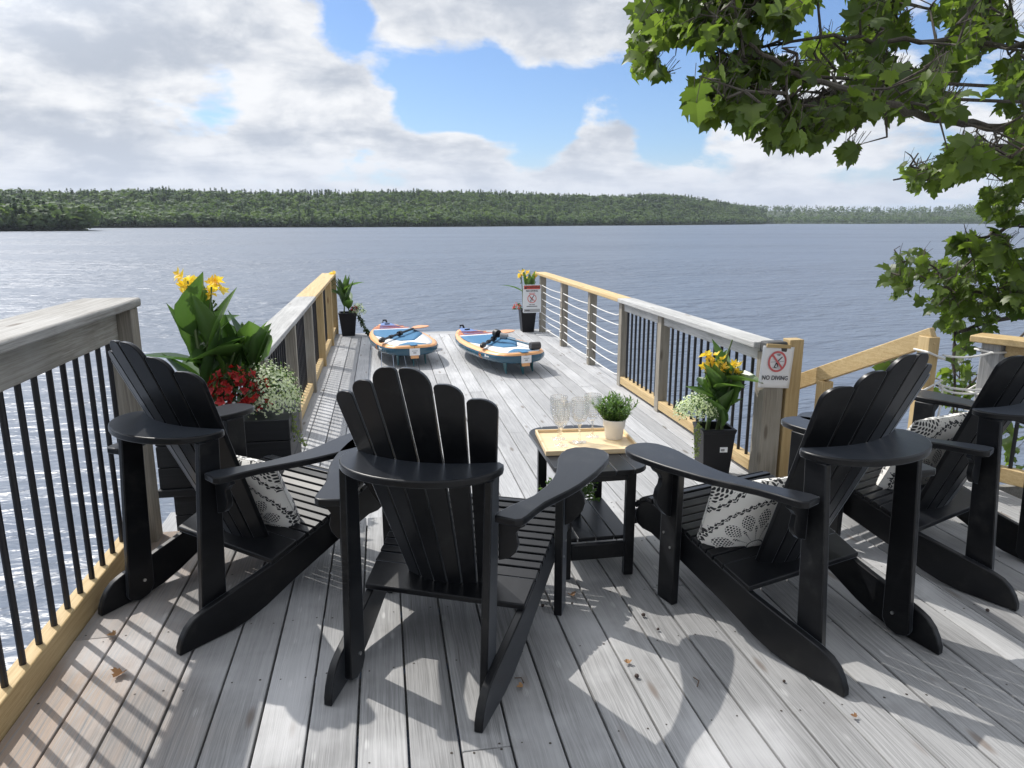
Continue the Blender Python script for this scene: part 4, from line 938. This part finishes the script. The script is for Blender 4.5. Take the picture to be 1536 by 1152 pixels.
def make_board(label):
    t_ = thing('paddle_board', label, 'paddle board', group='inflatable paddle boards on the dock')
    TH = .115; n = 60; b = MB(); vs = []; sec = []
    m_ = 22
    for i in range(n + 1):
        q = .5 - .5 * cos(pi * i / n); w_ = max(.004, sw(q)); zc = sz(q); th = TH * (1 if q < .9 else 1 - .35 * (q - .9) / .1)
        for j in range(m_):
            a = 2 * pi * j / m_; ca, sa = cos(a), sin(a)
            rr = min(th / 2, w_); x = math.copysign(max(0, w_ - rr), ca) + rr * ca if abs(ca) > 1e-6 else 0
            vs.append((x if abs(ca) > 1e-3 else 0, q * SL, .15 + th / 2 + zc + rr * sa * (th / 2) / rr))
    fs = []; mi = []
    for i in range(n):
        q = .5 - .5 * cos(pi * (i + .5) / n)
        for j in range(m_):
            sa = sin(2 * pi * (j + .5) / m_)
            k_ = 0 if sa < .62 else 1
            b.add([], []) ; fs.append((i*m_+j, i*m_+(j+1) % m_, (i+1)*m_+(j+1) % m_, (i+1)*m_+j)); mi.append(k_)
    b.v = vs; b.f = fs; b.mi = mi; b.tn = [.5] * len(fs); b.build('hull', [M_teal, M_org], t_, smooth=50)
    TOPZ = .15 + TH
    def patch(name, mat, outline, lift, parent=t_, m2=None):
        """a thin pad following the deck: outline in (x, q)"""
        b = MB(); b.prism(outline, .004, lambda x, q, c: (x, q * SL, TOPZ + sz(q) + lift + c)); return b.build(name, mat, parent, smooth=0)
    def side(qa, qb, f, nn=14, off=0): return [(f * sw(qa + (qb - qa) * i / nn) - off * (1 if f > 0 else -1), qa + (qb - qa) * i / nn) for i in range(nn + 1)]
    # white field, blue pad, blue nose pad (curved strips so that they follow the rising nose)
    def strip(name, mat, qa, qb, f0, f1, lift, nn=16, tap=None):
        b = MB(); vs = []
        for i in range(nn + 1):
            q = qa + (qb - qa) * i / nn; h = sw(q) if tap is None else tap(q)
            th_ = 1 if q < .9 else 1 - .35 * (q - .9) / .1
            for f in [f0 + (f1 - f0) * j / 6 for j in range(7)]: vs.append((f * h, q * SL, (.15 + TH / 2) + sz(q) + TH / 2 * th_ + lift))
        b.add(vs, [(i*7+j, i*7+j+1, (i+1)*7+j+1, (i+1)*7+j) for i in range(nn) for j in range(6)])
        o_ = b.build(name, mat, t_, smooth=60); s_ = o_.modifiers.new('thickness', 'SOLIDIFY'); s_.thickness = .003; s_.offset = 1; return o_
    strip('white_panel', M_bwht, .035, .70, -.80, .80, .001)
    strip('deck_pad', M_pad, .20, .66, -.82, .82, .0045, tap=lambda q: sw(q) * min(1, (q - .10) / .35))
    strip('tail_stripe', M_pad, .05, .13, -.62, .62, .0045, tap=lambda q: sw(q) * max(.05, 1 - (q - .05) / .09))
    strip('nose_pad', M_nose, .70, .985, -.55, .55, .002)
    strip('tail_handle', M_pad, .004, .055, -.5, .5, .0085, tap=lambda q: .09)
    # white slashes on the flanks near the nose
    for k_ in range(3):
        q = .62 + .05 * k_
        for sg in (-1, 1):
            b = MB(); w_ = sw(q); b.prism([(q, .30), (q + .022, .30), (q + .038, .90), (q + .016, .90)], .003, lambda a, h, c, sg=sg: (sg * ((sw(a) - .065 + .065 * math.sqrt(max(0, 1 - (2*h-1) ** 2))) + .003 + c), a * SL, .15 + sz(a) + TH * h)); b.build('side_stripe', M_bwht, t_, smooth=0)
    for q in (.20,):
        for sg in (-1, 1):
            b = MB()
            hs = [.1 + .85 * i / 8 for i in range(9)]
            b.prism([(q, h) for h in hs] + [(q + .018, h) for h in reversed(hs)], .004, lambda a, h, c, sg=sg: (sg * ((sw(a) - .065 + .065 * math.sqrt(max(0, 1 - (2*h-1) ** 2))) + .003 + c), a * SL, .15 + TH * h)); b.build('orange_tab', M_band, t_, smooth=0)
            b = MB(); q2 = .155
            for (a0, a1, h0, h1) in ((0, .010, .42, .66), (.016, .021, .45, .58), (.023, .028, .45, .58), (.030, .035, .45, .58)):
                b.prism([(q2 - a0, h0), (q2 - a1, h0), (q2 - a1, h1), (q2 - a0, h1)], .003, lambda a, h, c, sg=sg: (sg * ((sw(a) - .065 + .065 * math.sqrt(max(0, 1 - (2*h-1) ** 2))) + .003 + c), a * SL, .15 + TH * h))
            b.build('side_logo', M_bwht, t_, smooth=0)
    for fx, fy, fh in ((0, .12, .15), (-.17, .22, .145), (.17, .22, .145)):
        b = MB(); b.prism([(.0, .155), (.13, .155), (.085, .155 - fh * .5), (.028, .155 - fh), (.008, .155 - fh), (.012, .08)], .012, lambda a, z, c, fx=fx, fy=fy: (fx + c, fy + a - .06, z)); b.build('fin', M_fin, t_, bevel=.003)
    b = MB(); b.box((-.062, -.012, .155), (.062, -.006, .24)); tg_ = b.build('paper_tag', M_tag, t_, smooth=0)
    b = MB(); b.box((-.035, -.0135, .205), (.035, -.0122, .213)); b.box((-.018, -.0135, .178), (.018, -.0122, .195)); b.build('tag_print', M_sgry, tg_, smooth=0)
    b = MB(); b.box((-.048, -.006, .115), (.048, .02, .155)); b.build('tail_patch', M_org, t_, bevel=.003)
    b = MB(); b.tube([(-.03, .955*SL, TOPZ + sz(.955) - .01), (-.02, .96*SL, TOPZ + sz(.96) + .03), (.02, .96*SL, TOPZ + sz(.96) + .03), (.03, .955*SL, TOPZ + sz(.955) - .01)], .014, 8); b.build('nose_handle', M_blk, t_)
    b = MB(); b.tube([(-.035, .86*SL, TOPZ + sz(.86) + .012), (.035, .86*SL, TOPZ + sz(.86) + .012)], .010, 8); b.build('deck_ring', M_blk, t_)
    pts = [(-.26, .70), (.24, .70), (-.22, .76), (.19, .76), (-.16, .81)]
    b = MB(); b.tube([(x, q * SL, TOPZ + sz(q) + .012) for x, q in pts], .005, 6); b.build('bungee_cord', plain('pink_bungee', (.62, .22, .22), .6), t_)
    return t_
bd = make_board('left paddle board, blue and orange, with one paddle across its deck'); 
bl = at_z(622, 549, FZ); bd.location = (bl.x + .0, bl.y - .12, FZ); bd.rotation_euler.z = R(9.5)
bd2 = copy_tree(bd); bd2['label'] = 'right paddle board, blue and orange, with paddle parts piled on its deck'
br_ = at_z(786, 561, FZ); bd2.location = (br_.x, br_.y - .12, FZ); bd2.rotation_euler.z = R(14.5)
def bpt(o, x, q, h=.0): return Matrix.Translation(o.location) @ Matrix.Rotation(o.rotation_euler.z, 4, 'Z') @ Vector((x, q * SL, .28 + sz(q) + h))
M_bladep = plain('orange_paddle_blade', (.72, .34, .16), .4)
def paddle(label, a, b_, blade_end=True):
    a, b_ = Vector(a), Vector(b_); t_ = thing('paddle', label, 'paddle', tuple(a), 0, 'paddles lying on the boards'); d_ = (b_ - a).normalized()
    m = MB(); m.tube([a, b_], .015, 10); m.build('shaft', M_blk, t_, world=True)
    s = d_.cross(Vector((0, 0, 1))); m = MB(); m.tube([a - d_ * .005, a - d_ * .03, a - d_ * .10, a - d_ * .125], [.018, .034, .03, .012], 12); m.build('grip', M_blk, t_, world=True)
    for q, r_ in ((.22, .024), (.52, .034)):
        m = MB(); p = a.lerp(b_, q); m.tube([p - d_ * .03, p + d_ * .035], r_, 10); m.build('clamp', M_blk, t_, world=True)
    if blade_end:
        m = MB(); pr_ = [(-.018, 0), (-.06, .10), (-.095, .26), (-.085, .38), (-.05, .43), (.05, .43), (.085, .38), (.095, .26), (.06, .10), (.018, 0)]
        m.prism(pr_, .012, lambda x, y, c: b_ + s * x + d_ * y + Vector((0, 0, 1)) * (c - .02 * (y / .43))); m.build('blade', M_bladep, t_, bevel=.003, world=True)
    return t_
paddle('black paddle with an orange blade across the left paddle board', bpt(bd, -.30, .17, .03), bpt(bd, .22, .52, .035))
paddle('black paddle with an orange blade across the right paddle board', bpt(bd2, -.30, .24, .03), bpt(bd2, .22, .55, .035))
c_ = bpt(bd2, .02, .36, .075); e_ = bpt(bd2, .17, .10, .04)
hp = thing('pump', 'black and grey hand pump lying on the right paddle board', 'pump', tuple(c_))
m = MB(); m.tube([c_ + Vector((-.05, .08, .03)), c_ + Vector((-.02, .02, .02))], [.05, .05], 12); m.build('barrel', M_blk, hp, bevel=.004, world=True)
m = MB(); m.tube([c_ + Vector((0, 0, 0)), c_ + Vector((.09, -.03, -.01))], [.042, .036], 12); m.build('cap', plain('pump_grey', (.25, .25, .25), .45), hp, bevel=.004, world=True)
m = MB(); m.tube([c_ + Vector((.06, -.02, -.02)), e_], .014, 8); m.build('rod', M_teal, hp, world=True)
m = MB(); dd = (e_ - c_).normalized(); sd_ = dd.cross(Vector((0, 0, 1))); m.tube([e_ + sd_ * -.06 + dd * .08, e_ + sd_ * .06 + dd * .05], .045, 12); m.build('handle', plain('pump_dark', (.05, .045, .045), .5), hp, bevel=.004, world=True)

# ------------------------------------------------------------------ maple
rm = random.Random(21)
LEAF = [(0, 0), (.18, -.08), (.36, -.12), (.36, .02), (.52, .06), (.66, .17), (.56, .24), (.60, .34), (.64, .50), (.50, .47), (.40, .50), (.31, .47), (.30, .62), (.33, .74), (.17, .80), (0, 1.0)]
def maple_leaf(mb, p, d, nrm, L, tint, fold, curl):
    d = d.normalized(); s = d.cross(nrm)
    if s.length < .1: s = d.cross(Vector((.2, .9, .4)))
    s.normalize(); u = s.cross(d)
    def P(x, y): return p + s * x * L + d * y * L + u * (abs(x) * fold - curl * (y - .3) ** 2 - curl * .8 * x * x) * L
    mid = [(0, .0), (0, .35), (0, .7), (0, 1.0)]
    for sg in (1, -1):
        pts = [P(sg * x, y) for x, y in LEAF]; b0 = len(pts); vs = pts + [P(0, .33), P(0, .66)]
        fs = [(0, 1, 2, 3, b0), (3, 4, 5, 6, b0), (6, 7, 8, 9, 10, b0), (10, 11, 12, b0 + 1, b0), (12, 13, 14, b0 + 1), (14, 15, b0 + 1)]
        if sg < 0: fs = [tuple(reversed(f)) for f in fs]
        mb.add(vs, fs, 0, tint)
def poly_in(x, y, pg):
    c = False; j = len(pg) - 1
    for i in range(len(pg)):
        if (pg[i][1] > y) != (pg[j][1] > y) and x < (pg[j][0] - pg[i][0]) * (y - pg[i][1]) / (pg[j][1] - pg[i][1]) + pg[i][0]: c = not c
        j = i
    return c
def make_tree(label, base, top, branches, regions, seed):
    r_ = random.Random(seed); t_ = thing('maple_tree', label, 'tree', tuple(base)); tr_ = MB(); lf = MB()
    base, top = Vector(base), Vector(top)
    tr_.tube([base + Vector((0, 0, -.3)), base.lerp(top, .3) + Vector((.05, .03, 0)), base.lerp(top, .6) + Vector((-.04, .05, 0)), top], [base_r, base_r * .8, base_r * .6, base_r * .3], 14)
    nodes = []
    for pts, r0, r1 in branches:
        P = [at_depth(x, y, d_) if len((x, y, d_)) == 3 else None for x, y, d_ in pts]
        P = [base.lerp(top, min(.95, max(.15, (P[0].z - base.z) / (top.z - base.z))))] + P
        # smooth subdivide
        Q = []
        for i in range(len(P) - 1):
            for k_ in range(4): Q.append(P[i].lerp(P[i+1], k_ / 4) + rv(r_) * .012)
        Q.append(P[-1]); n = len(Q)
        tr_.tube(Q, [r0 + (r1 - r0) * (i / (n-1)) ** .8 for i in range(n)], 8); nodes += Q[n // 5:]
    twigs = 0
    for pg, dep, dj, count, size, thr in regions:
        xs = [p[0] for p in pg]; ys = [p[1] for p in pg]; made = 0; tries = 0
        while made < count and tries < count * 30:
            tries += 1; x, y = r_.uniform(min(xs), max(xs)), r_.uniform(min(ys), max(ys))
            if not poly_in(x, y, pg): continue
            if mnoise.noise((x * .014, y * .018, seed)) + .35 * mnoise.noise((x * .05, y * .05, seed + 5.0)) < thr: continue
            made += 1
            c = at_depth(x, y, dep + r_.gauss(0, dj) + dj * 1.5 * mnoise.noise((x * .01, y * .01, 7)))
            L = size * r_.uniform(.55, 1.3)
            d = Vector((-.45 + r_.gauss(0, .7), r_.gauss(0, .6), -.45 + r_.gauss(0, .6)))
            nrm = Vector((r_.gauss(0, .8), -.1 + r_.gauss(0, .7), .7 + r_.gauss(0, .6)))
            maple_leaf(lf, c, d, nrm, L, min(1, max(0, r_.gauss(.5, .24))), r_.uniform(-.15, .75), r_.uniform(.1, 1.1))
            pet = c - d.normalized() * .05 + Vector((.02, 0, .04)); tr_.tube([c, pet], .0013, 4, cap=False)
            if made % 5 == 0:
                nb = min(nodes, key=lambda q: (q - pet).length_squared)
                md = nb.lerp(pet, .5) + rv(r_) * .06; tr_.tube([nb, md, pet], [.007, .0045, .002], 5, cap=False)
                nodes.append(md)
    tr_.build('trunk', M_bark, t_, world=True); lf.build('crown', M_maple, t_, smooth=25, world=True); return t_
base_r = .17
make_tree('overhanging maple with broad lobed leaves reaching in from the upper right', (6.0, 3.2, -.45), (5.6, 3.5, 5.2), [
    ([(1650, 95, 4.4), (1536, 70, 3.7), (1430, 60, 3.4), (1330, 62, 3.3), (1250, 56, 3.25), (1190, 62, 3.25), (1140, 72, 3.3)], .020, .005),
    ([(1640, 215, 4.0), (1500, 195, 3.4), (1420, 178, 3.1), (1360, 168, 3.02), (1300, 140, 2.98), (1240, 122, 2.95), (1195, 112, 2.93), (1150, 85, 2.93), (1110, 55, 2.95), (1080, 28, 3.0)], .024, .006),
    ([(1195, 112, 3.2), (1120, 95, 3.1), (1050, 65, 3.1), (985, 60, 3.1)], .010, .004),
    ([(1300, 140, 3.3), (1200, 150, 3.2), (1120, 150, 3.2), (1060, 165, 3.2)], .010, .004),
    ([(1640, 230, 5.4), (1536, 245, 5.0), (1470, 258, 4.8), (1400, 262, 4.7), (1340, 270, 4.6)], .03, .005),
    ([(1650, 330, 5.4), (1536, 330, 5.1), (1490, 350, 5.0), (1450, 365, 4.9)], .03, .006),
    ([(1680, 400, 5.8), (1560, 450, 5.4), (1480, 440, 5.2), (1410, 428, 5.1), (1345, 412, 5.0)], .03, .005),
    ([(1700, 460, 5.8), (1560, 475, 5.5), (1500, 478, 5.3), (1430, 500, 5.2), (1432, 560, 5.2), (1430, 640, 5.2)], .03, .006),
    ([(1560, 475, 5.5), (1440, 590, 5.3), (1350, 560, 5.2), (1330, 545, 5.2)], .012, .004)],
  [([(960, 8), (1050, -60), (1250, -60), (1210, 10), (1215, 40), (1180, 55), (1150, 25), (1120, 30), (1130, 90), (1240, 110), (1240, 215), (1150, 205), (1100, 180), (1050, 175), (1040, 150), (1035, 115), (985, 110), (955, 95)], 3.2, .18, 1650, .072, -.08),
   ([(1075, 160), (1260, 120), (1330, 150), (1300, 225), (1275, 232), (1200, 215), (1150, 205)], 3.3, .18, 430, .072, -.06),
   ([(1205, 20), (1250, -60), (1640, -60), (1640, 215), (1450, 215), (1400, 205), (1340, 205), (1280, 220), (1230, 180)], 3.8, .35, 1900, .074, .0),
   ([(1380, 110), (1640, 90), (1640, 280), (1440, 262), (1370, 210)], 2.95, .12, 220, .076, .05),
   ([(1320, 268), (1335, 250), (1400, 228), (1440, 200), (1640, 200), (1640, 300), (1500, 292), (1440, 285), (1380, 280)], 4.8, .25, 560, .072, .0),
   ([(1440, 330), (1500, 290), (1640, 280), (1640, 400), (1520, 390), (1490, 345)], 5.0, .2, 250, .076, -.02),
   ([(1430, 362), (1465, 342), (1510, 345), (1520, 385), (1470, 380)], 4.9, .15, 45, .12, -.4),
   ([(1325, 408), (1350, 380), (1385, 375), (1400, 395), (1450, 385), (1540, 400), (1640, 380), (1640, 480), (1490, 462), (1440, 468), (1390, 462), (1370, 440), (1340, 448)], 5.1, .2, 480, .080, -.22),
   ([(1410, 480), (1440, 465), (1500, 470), (1495, 500), (1455, 520), (1452, 680), (1415, 660), (1405, 560)], 5.2, .15, 110, .092, -.15),
   ([(1318, 545), (1340, 525), (1362, 530), (1350, 570), (1320, 570)], 5.2, .1, 12, .10, -1),
   ([(1490, 640), (1530, 600), (1560, 650), (1540, 700), (1500, 690)], 5.4, .1, 14, .11, -1)], 3)

# ------------------------------------------------------------------ litter on the deck
M_dry = foliage('dry_leaf', (.16, .075, .03), (.38, .22, .10), .15, .7); M_nut = plain('dark_seed', (.035, .02, .015), .6); M_twig = plain('twig', (.10, .07, .05), .8)
def litter(name, label, px, py, build, mat, grp, z=.004):
    p = at_z(px, py, z); o = build(); ob = o.build(name, mat, smooth=30); ob.location = p; ob.rotation_euler.z = rm.uniform(0, 6.28); return tag(ob, label, {'dry_leaf': 'leaf', 'seed': 'seed', 'twig': 'twig'}[name], grp)
def dl(L):
    def f():
        m = MB(); maple_leaf(m, Vector((0, 0, .004)), Vector((1, 0, .05)), Vector((0, 0, 1)), L, rm.random(), .5, -.35); return m
    return f
def sd2(r_):
    def f():
        m = MB(); m.lathe([(0, 0), (r_ * .8, .15 * r_), (r_, r_ * .7), (r_ * .7, r_ * 1.3), (0, r_ * 1.7)], seg=10); return m
    return f
def tw(L):
    def f():
        m = MB(); m.tube([(0, 0, .003), (L * .5, .01, .006), (L, -.005, .003)], .0022, 5); return m
    return f
G1, G2, G3 = 'dry leaves scattered on the deck', 'dark seeds scattered on the deck', 'twigs on the deck'
litter('dry_leaf', 'curled dry leaf lying left of the far left chair on the stained boards', 184, 1010, dl(.044), M_dry, G1)
litter('dry_leaf', 'small brown dry leaf near the bottom rail at left', 172, 955, dl(.028), M_dry, G1)
litter('dry_leaf', 'reddish curled leaf beside the middle chair front leg', 856, 893, dl(.03), M_dry, G1)
litter('dry_leaf', 'tan leaf fragment right of the middle chair rear foot', 784, 1032, dl(.022), M_dry, G1)
litter('dry_leaf', 'tiny yellow leaf in the sunlit patch right of the middle chair', 942, 997, dl(.022), M_dry, G1)
litter('dry_leaf', 'red leaf scrap below the right chair rear foot', 1284, 1078, dl(.018), M_dry, G1)
for px, py, r_, lb in ((965, 924, .011, 'dark seed between the middle and right chairs, nearest the right chair leg'), (987, 945, .008, 'small dark seed just below the larger one between the chairs'), (955, 1016, .011, 'dark seed in the sunlit patch right of the middle chair'), (814, 910, .010, 'dark seed against the middle chair front leg'),
                       (1481, 917, .010, 'dark seed near the right edge chair foot'), (858, 906, .006, 'tiny dark seed by the reddish leaf'), (1176, 1023, .007, 'dark speck of a seed under the right chair side board')):
    litter('seed', lb, px, py, sd2(r_ * .75), M_nut, G2)
litter('twig', 'short twig in the arm shadow right of the middle chair', 1040, 1017, tw(.05), M_twig, G3)
litter('twig', 'short twig beside the middle chair rear foot', 772, 1018, tw(.04), M_twig, G3)

# ------------------------------------------------------------------ air over the lake
hz, t = newmat('haze_air'); vol = t.node('ShaderNodeVolumePrincipled'); vol.inputs['Color'].default_value = (.80, .88, 1, 1); vol.inputs['Density'].default_value = .00014; vol.inputs['Anisotropy'].default_value = .2
t.out(vol.outputs[0], 'Volume')
b = MB(); b.box((-3200, -60, -6), (3400, 3300, 75)); tag(b.build('haze', hz, smooth=0), kind='stuff')
